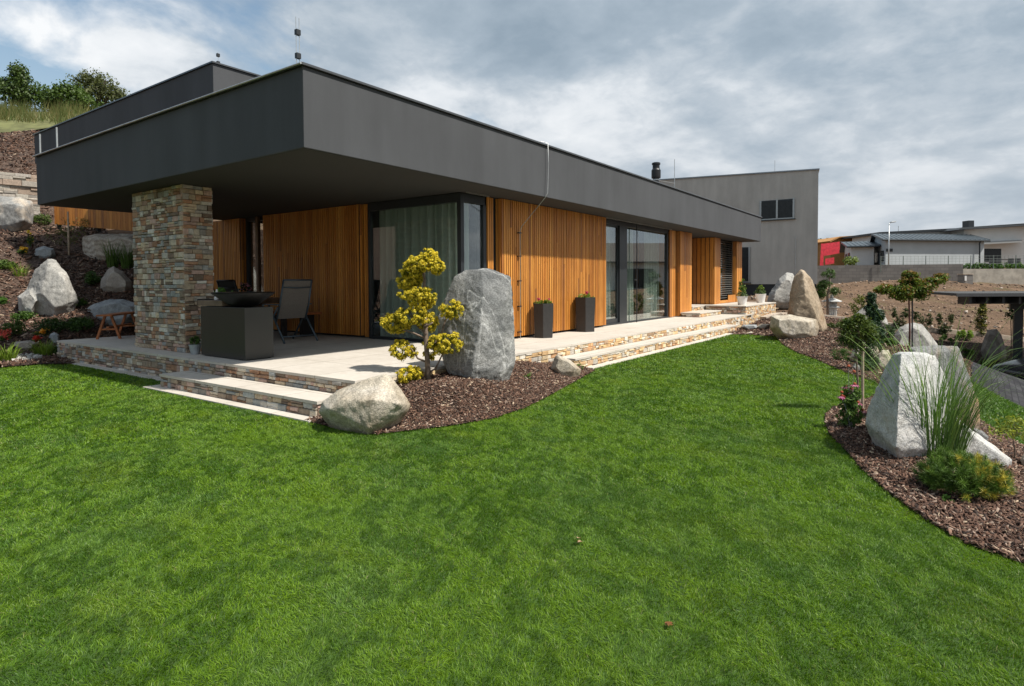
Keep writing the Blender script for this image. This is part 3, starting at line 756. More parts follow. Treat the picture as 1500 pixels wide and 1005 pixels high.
# left (terrace side) wall
battens('cladding', HS, 'x', 3.16, 6.18, 3.40, 0.045, ZT, back=0.12)
battens('cladding', HS, 'y', 3.41, 3.50, 3.13, 0.045, ZT, pitch=0.05, w=0.045, dep=0.012)
battens('cladding', HS, 'x', 2.94, 3.10, 3.47, 0.02, ZT, pitch=0.055, w=0.046)
battens('cladding', HS, 'x', 7.06, 9.4, 3.40, 0.045, ZT, back=0.12)
battens('cladding', HS, 'y', 3.41, 3.62, 7.03, 0.02, ZT, pitch=0.07, w=0.05, dep=0.02)
# masonry core
core = MB()
core.box(4.12, 8.25, WB, 1.0, -0.3, Z1-0.003).box(12.2, 14.0, 1.4, 1.6, -0.3, Z1-0.003)
core.box(3.58, 3.76, 3.0, 6.2, -0.3, Z1-0.003).box(3.58, 3.76, 6.95, 9.4, -0.3, Z1-0.003).box(16.02, 16.5, 1.12, 2.4, -0.3, Z1-0.003).box(18.6, 19.15, 0.75, 2.4, -0.3, Z1-0.003).box(3.6, 19.2, 9.4, 9.6, -0.3, Z1-0.003).box(19.02, 19.2, 2.4, 9.4, -0.3, Z1-0.003)
core.build('wall', M['fascia'], HS)
MB().box(3.8, 19.0, 5.2, 5.3, 0.004, Z1-0.004).box(8.5, 8.6, 1.1, 5.19, 0.004, Z1-0.004).box(13.0, 13.1, 1.62, 5.19, 0.004, Z1-0.004).build('interior_wall', M['interior'], HS)
MB().box(3.62, 19.0, 1.01, 9.3, -0.06, 0.0).box(8.3, 12.2, 0.95, 1.009, -0.06, 0.0).build('interior_floor', M['interior_floor'], HS)

def curtain(parent, axis, a0, a1, pos, z0=0.02, z1=2.33, lam=0.17, amp=0.07):
    n = int((a1-a0)/0.012); V = []; Fq = []
    for i in range(n+1):
        u = a0+(a1-a0)*i/n; ph = u/lam*2*pi; d = amp*sin(ph+0.8*sin(u*5))+0.01*sin(ph*0.37+1)
        for z in (z0, (z0+z1)/2, z1):
            dd = d*(0.8+0.2*(z < 1)); V.append((u, pos+dd, z) if axis == 'y' else (pos+dd, u, z))
        if i: b = i*3; Fq += [(b-3, b, b+1, b-2), (b-2, b+1, b+2, b-1)]
    me = MB(); me.add(V, Fq); o = me.build('curtain', M['curtain'], parent, smooth=True); return o
def frame(mb, axis, a0, a1, p0, p1, z0, z1, w, wb=None):
    wb = wb or w
    def bx(u0, u1, za, zb):
        if axis == 'y': mb.box(u0, u1, p0, p1, za, zb)
        else: mb.box(p0, p1, u0, u1, za, zb)
    bx(a0, a0+w, z0, z1); bx(a1-w, a1, z0, z1); bx(a0+w, a1-w, z1-w, z1); bx(a0+w, a1-w, z0, z0+wb)
# corner window
f = MB(); 
f.box(3.42, 3.50, 0.74, 0.82, 0.0, ZT)
f.box(3.42, 3.50, 0.82, 2.87, ZT-0.14, ZT); f.box(3.42, 3.50, 0.82, 2.87, 0.0, 0.05); f.box(3.42, 3.50, 2.87, 2.93, 0.0, ZT)
f.box(3.50, 4.05, 0.74, 0.82, ZT-0.14, ZT); f.box(3.50, 4.05, 0.74, 0.82, 0.0, 0.05); f.box(4.0, 4.08, 0.74, 0.82, 0.051, ZT-0.141)
wf = f.build('corner_window', M['anthracite'], HS, bevel=0.003)
MB().box(3.455, 3.462, 0.822, 2.868, 0.052, ZT-0.142).build('pane', M['glass'], wf)
MB().box(3.502, 3.998, 0.775, 0.782, 0.052, ZT-0.142).build('pane', M['glass'], wf)
curtain(wf, 'x', 0.98, 2.9, 3.66, 0.02, 2.33)
curtain(wf, 'y', 3.64, 3.9, 1.0, 0.02, 2.33)
MB().box(3.48, 4.06, 0.655, 0.68, Z1-0.02, Z1-0.004).build('blind_rail', M['rail'], wf)
# sliding door on the front
f = MB(); G0, G1 = 8.33, 12.28
f.box(G0, G1, 0.76, 0.86, ZT-0.10, ZT); f.box(G0, G1, 0.76, 0.86, 0.0, 0.04); f.box(G0, G0+0.05, 0.76, 0.86, 0.041, ZT-0.101); f.box(G1-0.08, G1, 0.76, 0.86, 0.041, ZT-0.101)
f.box(9.22, 9.62, 0.76, 0.90, 0.041, ZT-0.101); 
wf = f.build('sliding_door', M['anthracite'], HS, bevel=0.003)
f = MB(); frame(f, 'y', G0+0.05, 9.22, 0.80, 0.84, 0.041, ZT-0.101, 0.045, 0.10); f.build('sash', M['anthracite'], wf)
MB().box(G0+0.05, 9.22, 0.818, 0.824, 0.12, ZT-0.16).build('pane', M['glass'], wf)
MB().box(9.62, G1-0.08, 0.80, 0.806, 0.042, ZT-0.102).build('pane', M['glass'], wf)
MB().cyl((10.05, 0.70, 0.0), (10.05, 0.70, ZT), 0.012).cyl((9.9, 0.70, 1.05), (10.05, 0.70, 1.05), 0.008).build('guide_rod', M['dark_metal'], wf)
MB().box(G0, G1, 0.655, 0.685, Z1-0.02, Z1-0.004).build('blind_rail', M['rail'], wf)
curtain(wf, 'y', 8.36, 9.35, 1.02); curtain(wf, 'y', 9.5, 10.6, 1.05); curtain(wf, 'y', 11.3, 12.2, 1.05)
# dark glazed door on the terrace side
f = MB(); frame(f, 'x', 6.21, 7.02, 3.52, 3.60, 0.0, ZT, 0.07, 0.09); wf = f.build('terrace_door', M['anthracite'], HS)
MB().box(3.555, 3.561, 6.28, 6.95, 0.09, ZT-0.07).build('pane', M['glass'], wf)
MB().box(3.43, 3.50, 6.42, 6.50, 0.0, ZT).build('shutter_edge', M['wood_dark'], wf)
# louvred blind window
f = MB(); frame(f, 'y', 16.64, 18.46, 0.86, 0.94, 0.36, ZT, 0.06); wf = f.build('blind_window', M['anthracite'], HS)
MB().box(16.7, 18.4, 0.90, 0.906, 0.42, ZT-0.06).build('pane', M['glass'], wf)
s = MB(); z = 0.42
while z < ZT-0.04:
    s.obox((16.68, 0.76, z), (1.76, 0, 0), (0, 0.07, 0.035), (0, -0.001, 0.003)); z += 0.078
s.box(16.66, 16.675, 0.77, 0.80, 0.4, ZT).box(18.44, 18.455, 0.77, 0.80, 0.4, ZT)
s.build('louvre_blind', M['slat_metal'], wf)
# wall lamp on the last pier
MB().box(18.84, 18.92, 0.58, 0.638, 0.86, 0.96).build('wall_lamp', M['blackiron'], HS, bevel=0.005)
# lightning conductor: over the edge, down the band, under it to the wall, down with clamps
pt = YP(799, 250, 0); a = YP(761, 337, 0.61)
w = MB(); w.tube([(pt.x-0.25, 0.1, Z2+0.05), (pt.x-0.05, 0.02, Z2+0.07), (pt.x, -0.05, Z2+0.04), (pt.x+0.01, -0.055, Z2-0.3), (pt.x-0.02, -0.055, Z1+0.06), (pt.x-0.06, -0.03, Z1-0.02), (a.x+0.02, 0.58, a.z+0.06), (a.x, 0.60, a.z-0.03), (a.x, 0.60, 0.0)], 0.006)
dc = w.build('lightning_conductor', M['galv'], HS, smooth=True)
for zc in (a.z-0.05, a.z-0.46, a.z-0.9, a.z-1.35, 0.12): MB().box(a.x-0.04, a.x+0.04, 0.59, 0.639, zc-0.009, zc+0.009).build('clamp', M['dark_metal'], dc)
# chimney flue
c = MB(); cx_, cy_ = 16.83, 3.0
c.lathe((cx_, cy_, 3.2), [(0.105, 0), (0.105, 1.5), (0.16, 1.5), (0.165, 1.56), (0.165, 1.78), (0.125, 1.84), (0.125, 1.97), (0.15, 1.98), (0.15, 2.04), (0.10, 2.06)], 24)
ch = c.build('chimney_flue', M['blackiron'], HS, smooth=False)
MB().cyl((cx_, cy_, 4.62), (cx_, cy_, 4.66), 0.112).build('flue_band', M['galv'], ch)
def rod(name, x, y, z0, z1, twin, blocks, parent, r=0.0035):
    m = MB()
    if twin: m.cyl((x-0.02, y, z0), (x-0.02, y, z1), r, r, 6).cyl((x+0.02, y, z0), (x+0.02, y, z1), r, r, 6)
    else: m.cyl((x, y, z0), (x, y, z1), r, r, 6)
    o = m.build(name, M['galv'], parent)
    for zb in blocks: MB().box(x-0.026, x+0.026, y-0.02, y+0.02, zb-0.028, zb+0.028).build('insulator', M['dark_metal'], o)
q = Z(450, 94, Z2+0.03)
rod('lightning_rod', q.x, 0.15, Z2, Z2+0.56, True, (Z2+0.15, Z2+0.40), HS)
rod('lightning_rod', 2.1, 5.45, 5.0, 5.28, False, (5.08, 5.22), HS)
q = YP(988, 270, 3.0)
rod('lightning_rod', q.x, 3.0, 3.3, q.z+0.95, False, (), HS, 0.012)
MB().cyl((cx_, 3.0, 4.64), (q.x, 3.0, 4.75), 0.008).build('rod_brace', M['galv'], HS)
# interior furniture glimpsed through the sliding door
ch = empty('armchair', (10.9, 2.0, 0), label='pale armchair glimpsed behind the sliding glass door', cat='armchair')
MB().box(10.6, 11.2, 1.75, 2.35, 0.3, 0.45).build('seat', M['white'], ch, bevel=0.04)
MB().box(10.6, 11.2, 2.3, 2.45, 0.42, 0.85).build('backrest', M['white'], ch, bevel=0.05)
for sx in (10.65, 11.12):
    for sy in (1.8, 2.3): MB().box(sx, sx+0.04, sy, sy+0.04, 0.003, 0.3).build('leg', M['dark_metal'], ch)

# ------------------------------------------------------------------ natural things: helpers
def rock(label, hulls, mat, group=None, amp=1.0, voxel=None, name='boulder', facet=0.5):
    """hulls: list of lists of world points; each list gives one convex lobe"""
    bm = bmesh.new()
    allp = [p for h in hulls for p in h]
    c = sum((Vector(p) for p in allp), Vector())/len(allp)
    size = max((Vector(p)-c).length for p in allp)
    for h in hulls:
        b2 = bmesh.new()
        for p in h: b2.verts.new(Vector(p)-c)
        bmesh.ops.convex_hull(b2, input=b2.verts)
        me = bpy.data.meshes.new('tmp'); b2.to_mesh(me); b2.free(); bm.from_mesh(me); bpy.data.meshes.remove(me)
    me = bpy.data.meshes.new('tmp'); bm.to_mesh(me); bm.free()
    o = bpy.data.objects.new('tmp', me); COL.objects.link(o)
    rm = o.modifiers.new('r', 'REMESH'); rm.mode = 'VOXEL'; vx = voxel or max(0.011, size/42); rm.voxel_size = vx
    sm = o.modifiers.new('s', 'SMOOTH'); sm.factor = 0.35; sm.iterations = 1
    dg = bpy.context.evaluated_depsgraph_get(); m2 = bpy.data.meshes.new_from_object(o.evaluated_get(dg))
    bpy.data.objects.remove(o)
    sd = Vector((rnd.uniform(-50, 50), rnd.uniform(-50, 50), rnd.uniform(-50, 50)))
    co = []
    for v in m2.vertices:
        p = v.co/size; q = p*1.9+sd
        n1_ = noise.fractal(q, 1.0, 2.1, 5); r_ = noise.cell(q*1.7)
        dd, _ = noise.voronoi(q*1.3); fc = (dd[1]-dd[0])
        k = size*(0.034*amp*n1_+0.05*facet*(min(fc, 0.3)-0.20)+0.007*noise.ridged_multi_fractal(q*5, 0.9, 2, 4, 1.0, 2.0)-0.012)-0.3*vx
        co.append(v.co+v.normal*k)
    for v, x in zip(m2.vertices, co): v.co = x
    m2.polygons.foreach_set('use_smooth', [True]*len(m2.polygons)); m2.materials.clear(); m2.materials.append(mat)
    ob = bpy.data.objects.new(name, m2); ob.location = c; COL.objects.link(ob)
    return tag(ob, label, 'rock', group)
def pxrock(label, sil, d, th, mat, front=(), back=0.7, **k):
    """one lobe from an outline surveyed at distance d: real thickness th, front face bulging"""
    def lobe(sil, d, th, front):
        S_ = [D(x, y, d+th*0.35) for x, y in sil]
        mx = sum(x for x, y in sil)/len(sil); my = sum(y for x, y in sil)/len(sil)
        pts = list(S_)+[D(mx+(x-mx)*back, my+(y-my)*back, d+th) for x, y in sil]
        if front: pts += [D(x, y, d+dd) for x, y, dd in front]
        else: pts += [D(mx+(x-mx)*0.62, my+(y-my)*0.62, d) for x, y in sil]
        return pts
    first = sil[0][0] if isinstance(sil[0][0], (tuple, list)) else sil
    by = max(y for x, y in first); bx = sum(x for x, y in first)/len(first)
    q = gd(bx, by-1, d)/d
    def fix(h, d_, t_):
        c = sum(h, Vector())/len(h); zmin = min(p.z for p in h); zs = max(p.z for p in h)-zmin
        return h+[c+(p-c)*0.8-Vector((0, 0, 0.22*zs+0.03)) for p in h if p.z < zmin+0.35*zs]
    if isinstance(sil[0][0], (tuple, list)): sil = [(a_, b_*q, c_*q, [(x, y, z*q) for x, y, z in f_]) for a_, b_, c_, f_ in sil]
    else: d *= q; th *= q; front = [(x, y, z*q) for x, y, z in front]
    if isinstance(sil[0][0], (tuple, list)): hulls = [lobe(s_, dd_, t_, f_) for s_, dd_, t_, f_ in sil]
    else: hulls = [lobe(sil, d-0.15*th, th, front)]
    hulls = [fix(h, d, th) for h in hulls]
    return rock(label, hulls, mat, **k)

def lerp3(a, b, t): return np.asarray(a)[None]*(1-t[:, None])+np.asarray(b)[None]*t[:, None]
def unit(a): return a/np.maximum(np.linalg.norm(a, axis=1, keepdims=True), 1e-9)
def leaves(C, N, L, Wd, cols, updraft=0.0):
    """diamond leaves at C, lying across N"""
    n = len(C); N = unit(N); R_ = unit(np.cross(N, rng.normal(size=(n, 3)))); B = np.cross(N, R_)
    R_ = unit(R_+np.array([0, 0, updraft])); L = L*rng.uniform(0.6, 1.3, n)[:, None]; w = L*Wd
    V = np.stack([C-R_*L*0.5, C+B*w*0.5+N*w*0.15, C+R_*L*0.5-N*L*0.12, C-B*w*0.5+N*w*0.15], 1).reshape(-1, 3)
    F_ = np.arange(n*4).reshape(n, 4); return V, F_, np.repeat(cols, 4, 0)
def pick(n, a, b, c=None, p=0.0):
    col = lerp3(a, b, rng.random(n))*rng.uniform(0.8, 1.2, (n, 1))
    if c is not None: m = rng.random(n) < p; col[m] = np.asarray(c)*rng.uniform(0.8, 1.15, (m.sum(), 1))
    return col
def foliage(name, parent, blobs, lumps, lr, per, size, a, b, tip=None, tp=0.0, aspect=0.5, mat=None, shell=0.75, updraft=0.0, flat=1.0, tipup=True, local=False, jitter=0.6):
    Vs, Fs, Cs, off = [], [], [], 0
    for (c, rad) in blobs:
        c = np.array(c, float); rad = np.array(rad, float) if hasattr(rad, '__len__') else np.full(3, float(rad))
        u = unit(rng.normal(size=(lumps, 3))); rr = shell+(1-shell)*rng.random((lumps, 1))**0.5; rr *= rng.uniform(0.8, 1.1, (lumps, 1))
        lc = c+u*rad*rr; lrs = lr*rng.uniform(0.6, 1.25, lumps)
        k = per; v = unit(rng.normal(size=(lumps, k, 3)).reshape(-1, 3)); v[:, 2] = np.where(rng.random(len(v)) < 0.3, np.abs(v[:, 2]), v[:, 2])
        pos = np.repeat(lc, k, 0)+v*np.repeat(lrs, k)[:, None]*rng.uniform(0.5, 1.05, (len(v), 1))*np.array([1, 1, flat])
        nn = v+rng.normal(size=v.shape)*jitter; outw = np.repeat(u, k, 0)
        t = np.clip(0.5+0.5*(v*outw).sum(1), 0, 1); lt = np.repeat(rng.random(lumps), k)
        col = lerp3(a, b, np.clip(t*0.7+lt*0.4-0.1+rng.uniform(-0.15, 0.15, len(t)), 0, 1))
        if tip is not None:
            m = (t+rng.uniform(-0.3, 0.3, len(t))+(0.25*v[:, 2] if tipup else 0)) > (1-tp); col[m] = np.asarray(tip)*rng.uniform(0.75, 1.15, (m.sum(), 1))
        V, F_, Cc = leaves(pos, nn, size, aspect, col, updraft); Vs.append(V); Fs.append(F_+off); Cs.append(Cc); off += len(V)
    return npmesh(name, np.concatenate(Vs), np.concatenate(Fs), mat or M['leaf'], np.concatenate(Cs), parent, local=local)
def blades(name, parent, base, n, length, width, rad, spread, droop, a, b, tip=None, mat=None, seg=6, local=False):
    base = np.array(base, float); n = int(n)
    ang = rng.uniform(0, 2*pi, n); r = rad*np.sqrt(rng.random(n)); P0 = base+np.stack([np.cos(ang)*r, np.sin(ang)*r, np.zeros(n)], 1)
    dirh = np.stack([np.cos(ang+rng.normal(0, 0.5, n)), np.sin(ang+rng.normal(0, 0.5, n)), np.zeros(n)], 1)
    Ls = length*rng.uniform(0.5, 1.1, n); lean = spread*rng.uniform(0.15, 1.0, n); dr = droop*rng.uniform(0.3, 1.3, n)
    side = np.cross(dirh, [0, 0, 1.0]); V = []; col = pick(n, a, b)
    for i in range(seg+1):
        t = i/seg; th = lean*(0.4+0.6*t)+dr*t**3
        if i == 0: p = P0.copy()
        else: p = p+(dirh*np.sin(th)[:, None]+np.array([0, 0, 1.0])*np.cos(th)[:, None])*(Ls/seg)[:, None]
        w = width*(1-t**1.5)*0.5+0.0004
        V += [p-side*w, p+side*w]
    V = np.stack(V, 1); k = V.shape[1]; Fb = [(2*i, 2*i+1, 2*i+3, 2*i+2) for i in range(seg)]
    Fq = (np.arange(n)[:, None, None]*k+np.array(Fb)[None]).reshape(-1, 4)
    return npmesh(name, V.reshape(-1, 3), Fq, mat or M['leaf'], np.repeat(col, k, 0), parent, local=local)

# ------------------------------------------------------------------ rocks
GR = m_granite('granite_grey', (0.12, 0.125, 0.125), (0.22, 0.222, 0.215), (0.36, 0.355, 0.34), 0.45, vein=True)
GP = m_granite('granite_pale', (0.24, 0.235, 0.22), (0.34, 0.33, 0.305), (0.43, 0.415, 0.38), 0.4)
GB = m_granite('granite_buff', (0.33, 0.28, 0.21), (0.45, 0.40, 0.32), (0.55, 0.50, 0.43), 0.4, rust=(0.30, 0.23, 0.15))
GT = m_granite('granite_tan', (0.24, 0.19, 0.13), (0.34, 0.27, 0.19), (0.42, 0.34, 0.25), 0.3, rust=(0.24, 0.15, 0.08))
GL = m_granite('slab_layered', (0.34, 0.29, 0.24), (0.44, 0.39, 0.32), (0.50, 0.45, 0.38), 0.2, band=(0.25, 0.20, 0.16))
GD = m_granite('granite_blue', (0.20, 0.215, 0.225), (0.28, 0.295, 0.30), (0.34, 0.35, 0.35), 0.3)
GN = m_granite('brown_stone', (0.24, 0.21, 0.175), (0.32, 0.28, 0.24), (0.40, 0.36, 0.31), 0.25)

pxrock('tall grey upright granite boulder standing behind the golden cloud pruned tree', [(641, 500), (640, 462), (652, 432), (664, 404), (682, 394), (715, 391), (749, 404), (752, 425), (747, 455), (752, 495), (757, 530), (752, 545), (700, 552), (664, 546), (646, 524)], 7.0, 0.46, GR,
       front=[(704, 396, 0.06), (708, 430, -0.08), (702, 480, -0.18), (692, 540, -0.2), (690, 553, -0.18), (668, 440, 0.06), (742, 440, 0.02), (735, 545, -0.06)], amp=0.35, facet=0.08, voxel=0.013)
pxrock('big rounded buff boulder at the foot of the left steps', [(465, 604), (470, 588), (492, 572), (530, 556), (563, 546), (572, 549), (590, 571), (603, 592), (602, 603), (580, 618), (545, 632), (500, 624), (475, 616)], 5.15, 0.75, GB,
       front=[(563, 549, 0.2), (548, 585, -0.05), (585, 592, 0.0), (500, 585, 0.03), (480, 600, 0.04), (540, 628, -0.02), (575, 612, 0.04)], amp=0.45, facet=0.5)
pxrock('small beige wedge boulder at the end of the right hand steps', [(806, 540), (812, 522), (816, 518), (836, 527), (852, 541), (850, 549), (820, 552)], 9.0, 0.35, GB, amp=0.5)
# right bed
pxrock('large pale pyramid boulder behind the tall ornamental grass', [
    ([(1265, 620), (1268, 600), (1285, 565), (1297, 535), (1305, 518), (1318, 514), (1352, 514), (1372, 519), (1385, 545), (1400, 590), (1405, 620), (1400, 668), (1330, 668), (1290, 640), (1268, 630)], 5.3, 0.8, [(1320, 517, -0.02), (1317, 560, -0.16), (1314, 610, -0.26), (1312, 656, -0.30), (1360, 520, 0.10), (1375, 600, -0.02), (1388, 662, -0.08)]),
    ([(1385, 600), (1405, 612), (1440, 640), (1462, 662), (1484, 673), (1484, 684), (1440, 684), (1390, 678)], 5.35, 0.5, ())], 5.3, 0.8,
    m_granite('granite_white', (0.36, 0.37, 0.37), (0.48, 0.48, 0.46), (0.58, 0.56, 0.53), 0.3), amp=0.3, facet=0.1, voxel=0.015)
pxrock('grey slab boulder with an orange edge behind the pale pyramid boulder', [
    ([(1330, 508), (1362, 504), (1378, 505), (1404, 506), (1412, 530), (1424, 560), (1436, 590), (1440, 622), (1432, 640), (1370, 640), (1340, 600)], 6.3, 0.45, [(1400, 512, 0.05), (1415, 560, 0.02), (1424, 610, 0.0), (1350, 520, 0.0), (1370, 620, -0.05)])], 6.3, 0.45,
    m_granite('granite_orange', (0.15, 0.16, 0.16), (0.22, 0.22, 0.21), (0.36, 0.27, 0.19), 0.4, rust=(0.36, 0.22, 0.11)), amp=0.4, facet=0.5)
pxrock('low flat buff boulder lying in front of the tall pointed rock', [(1126, 480), (1128, 462), (1155, 460), (1170, 464), (1198, 467), (1201, 480), (1197, 496), (1160, 499), (1135, 493)], 13.2, 1.2, GB, amp=0.5, facet=0.6)
pxrock('tall pointed tan boulder beside the stone lantern', [(1151, 470), (1156, 430), (1163, 405), (1172, 394), (1178, 395), (1192, 410), (1198, 430), (1206, 455), (1213, 480), (1208, 486), (1170, 482), (1152, 478)], 14.3, 1.2, GT,
       front=[(1176, 398, 0.2), (1180, 430, 0), (1196, 460, -0.1), (1206, 484, 0), (1160, 465, 0.1), (1190, 482, -0.05)], amp=0.4, facet=0.5)
pxrock('whitish leaning boulder behind the tall pointed tan one', [(1122, 448), (1126, 430), (1140, 408), (1152, 398), (1162, 400), (1175, 425), (1180, 452), (1140, 452)], 20, 1.6, GP, amp=0.8)
pxrock('pale grey boulder under the maple with the thin trunk', [(1300, 515), (1308, 490), (1318, 478), (1338, 471), (1352, 474), (1362, 487), (1374, 503), (1378, 518), (1330, 526)], 13.0, 1.1, GP, amp=0.8)
pxrock('dark upright brown stone in the bark beside the columnar conifer', [(1436, 515), (1441, 492), (1446, 482), (1460, 481), (1468, 490), (1474, 512), (1476, 528), (1440, 528)], 15.5, 0.8, GN, amp=0.8)
pxrock('light grey rock half hidden behind the blue conifer', [(1245, 475), (1252, 460), (1268, 446), (1282, 446), (1296, 458), (1303, 476), (1270, 486)], 17, 1.0, GP, amp=0.8)
pxrock('cream boulder behind the small standard tree', [(1244, 525), (1250, 510), (1262, 500), (1280, 498), (1288, 512), (1290, 530), (1262, 536)], 11.0, 0.6, GB, amp=0.7)
pxrock('rounded pinkish boulder right of the small standard tree', [(1279, 536), (1284, 520), (1292, 512), (1302, 512), (1308, 528), (1306, 540), (1290, 544)], 10.2, 0.5, GB, amp=0.4, facet=0.3)
pxrock('small pale stone at the foot of the standard tree trunk', [(1247, 538), (1252, 531), (1260, 534), (1264, 541), (1255, 546)], 9.7, 0.25, GP)
pxrock('small stone left of the foot of the grey slab boulder', [(1425, 626), (1440, 630), (1450, 640), (1446, 650), (1420, 648)], 6.6, 0.3, GR)
for i, (sil, d, lb) in enumerate([([(1084, 479), (1088, 475), (1108, 475), (1113, 481), (1098, 485)], 14.2, 'flat grey stepping stone nearest the end of the right steps'),
        ([(1107, 479), (1114, 474), (1130, 474), (1124, 481), (1112, 483)], 14.0, 'flat beige stepping stone against the low buff boulder'),
        ([(1085, 490), (1100, 485), (1106, 487), (1100, 491)], 12.6, 'pinkish flat stone at the tip of the lawn'),
        ([(1124, 452), (1130, 450), (1142, 451), (1138, 455), (1126, 455)], 18.0, 'small flat tan stone in the bark behind the plinth')]):
    pxrock(lb, sil, d, 0.5, (GD, GB, GB, GT)[i], amp=0.3, facet=0.2, voxel=0.02)
pxrock('rounded brown rock at the right edge beside the seedling tree', [(1493, 672), (1497, 664), (1512, 660), (1525, 672), (1520, 690), (1498, 690)], 5.3, 0.3, GN)
# left slope
pxrock('large pale pitted boulder on the bark slope', [
    ([(43, 415), (50, 395), (70, 378), (82, 380), (98, 398), (105, 420), (110, 430), (118, 440), (108, 455), (88, 465), (66, 470), (46, 462), (38, 450), (30, 435)], 12.9, 1.0, [(70, 385, 0.2), (95, 410, 0.1), (60, 430, 0), (80, 450, 0), (100, 445, 0.1)]),
    ([(24, 434), (45, 420), (60, 440), (50, 465), (25, 452)], 12.95, 0.7, ())], 12.9, 1, GP, amp=0.7, facet=0.9)
pxrock('blue grey boulder behind the trestle bench', [(124, 468), (126, 452), (138, 444), (160, 438), (180, 437), (205, 445), (215, 460), (190, 474), (150, 478)], 12.9, 0.9, GD, amp=0.6)
pxrock('brown grey triangular boulder above the trestle bench', [(146, 424), (148, 408), (158, 394), (166, 389), (180, 398), (193, 412), (194, 424), (170, 430)], 14.6, 0.8, GN, amp=0.4)
pxrock('long flat layered beige block on the slope below the wooden fence', [(119, 346), (140, 342), (200, 342), (215, 350), (215, 372), (196, 384), (124, 383), (120, 365)], 16.3, 1.0, GL, amp=0.4, facet=0.4)
pxrock('huge grey and cream boulder against the dry stone wall', [(-40, 340), (-30, 300), (0, 286), (30, 288), (48, 295), (49, 328), (30, 336), (0, 340)], 18.6, 1.6, m_granite('granite_split', (0.20, 0.20, 0.195), (0.28, 0.275, 0.26), (0.46, 0.39, 0.31), 0.4), amp=1.0)
pxrock('small grey green boulder above the pale pitted boulder', [(48, 376), (52, 364), (64, 360), (80, 364), (82, 374), (66, 380)], 15.2, 0.6, GD, amp=0.5)
pxrock('low brown boulder in the flower bed beside the lawn', [(14, 508), (22, 500), (44, 498), (56, 502), (54, 512), (30, 514)], 10.8, 0.6, GN, amp=0.4)
pxrock('smooth grey stone ball at the corner of the terrace', [(71, 494), (73, 489), (80, 486), (87, 490), (88, 498), (84, 505), (76, 505)], 10.9, 0.22, GD, amp=0.15, facet=0.1)
# ------------------------------------------------------------------ dry stone wall and fence on the slope
dw = MB(); a = D(-80, 300, 18.0); b = D(58, 292, 19.6)
u = Vector((b.x-a.x, b.y-a.y, 0)); nrm = Vector((u.y, -u.x, 0)).normalized()
if nrm.dot(Vector(CAM)-a) < 0: nrm = -nrm
a.z = 2.2
ledge(dw, a, u, nrm, u.length, 2.3, [(0.36, 0.32, 0.27), (0.30, 0.27, 0.235), (0.40, 0.365, 0.31), (0.34, 0.26, 0.20)], hmin=0.09, hmax=0.19, wmin=0.2, wmax=0.55, prot=0.08, depth=0.3)
q = a-nrm*0.3; dw.obox(q, u, -nrm*0.8, Vector((0, 0, 2.25)), (0.1, 0.08, 0.07))
dw.build('dry_stone_wall', M['ledge'], label='rough dry stone retaining wall on the slope left of the house', category='wall')
fn = empty('timber_fence', onT(135, 333, 18.2), label='orange vertical board fence on the slope behind the stone pillar', cat='fence')
f = MB(); a = D(80, 326, 18.6); b = D(262, 342, 17.6); n = 46; ht = 1.5
for i in range(n):
    p = a.lerp(b, i/n); q = a.lerp(b, (i+0.93)/n); c = btint(); dz = rnd.uniform(-0.01, 0.01)
    f.obox((p.x, p.y, p.z-0.05), (q.x-p.x, q.y-p.y, q.z-p.z), FH*0.03, (0, 0, ht+dz), c)
f.build('boards', M['batten'], fn)
f = MB()
for t_ in (0.02, 0.35, 0.68, 0.98):
    p = a.lerp(b, t_)+FH*0.09; MB().beam((p.x, p.y, p.z-0.5), (p.x, p.y, p.z+1.3), 0.09, 0.09).build('post', M['dark_metal'], fn)
# posts and sticks on the slope
for (px, y0, y1, d, lb) in ((101, 372, 310, 16.6, 'thin pale wooden stake among the wild plants on the slope'), (54, 182, 168, 30, 'thin weathered post at the top edge of the slope')):
    p = D(px, y0, d); q = D(px-1.5, y1, d); tag(MB().tube([(p.x, p.y, p.z-0.15), (p+q)/2, q], [0.028, 0.024, 0.018]).build('wooden_stake', M['stake'], smooth=True), lb, 'stake')

# ------------------------------------------------------------------ plants
def stemset(name, parent, pts, r, mat=None):
    m = MB()
    for p in pts: m.tube(p[0], p[1], 7)
    return m.build(name, mat or M['trunk'], parent, smooth=True)
# golden cloud pruned cypress
td = 7.45
tb = D(627, 563, 6.9); dT = (tb-Vector(CAM)).dot(Vector(FW))
TRE = empty('cloud_pruned_tree', tb, label='golden cloud pruned cypress with tiered yellow pads beside the grey boulder', cat='tree')
def tp(px, py, dd=0.0): return D(px, py, dT+dd)
stemset('trunk', TRE, [([tb-Vector((0, 0, 0.06)), tp(626, 530), tp(624, 500), tp(623, 470, 0.03), tp(621, 440), tp(622, 410), tp(618, 385)], [0.036, 0.030, 0.028, 0.025, 0.021, 0.017, 0.01])], 0)
br = [((626, 547), (638, 540), (648, 519), (652, 508)), ((624, 530), (612, 525), (606, 516), (600, 508)), ((622, 495), (606, 488), (590, 483), (580, 475)), ((622, 488), (612, 478), (604, 465), (600, 455)),
      ((641, 500), (646, 490), (652, 470), (660, 456)), ((626, 500), (640, 500), (650, 495), (655, 505)), ((621, 440), (612, 440), (606, 436), (600, 432)), ((626, 555), (618, 552), (608, 550), (600, 552)), ((625, 505), (634, 505), (641, 500), (645, 494)), ((622, 480), (628, 476), (632, 474), (634, 472))]
stemset('branch', TRE, [([tp(*p, 0.0 if i == 0 else rnd.uniform(-0.1, 0.1)) for i, p in enumerate(b_)], [0.013, 0.011, 0.009, 0.006]) for b_ in br], 0)
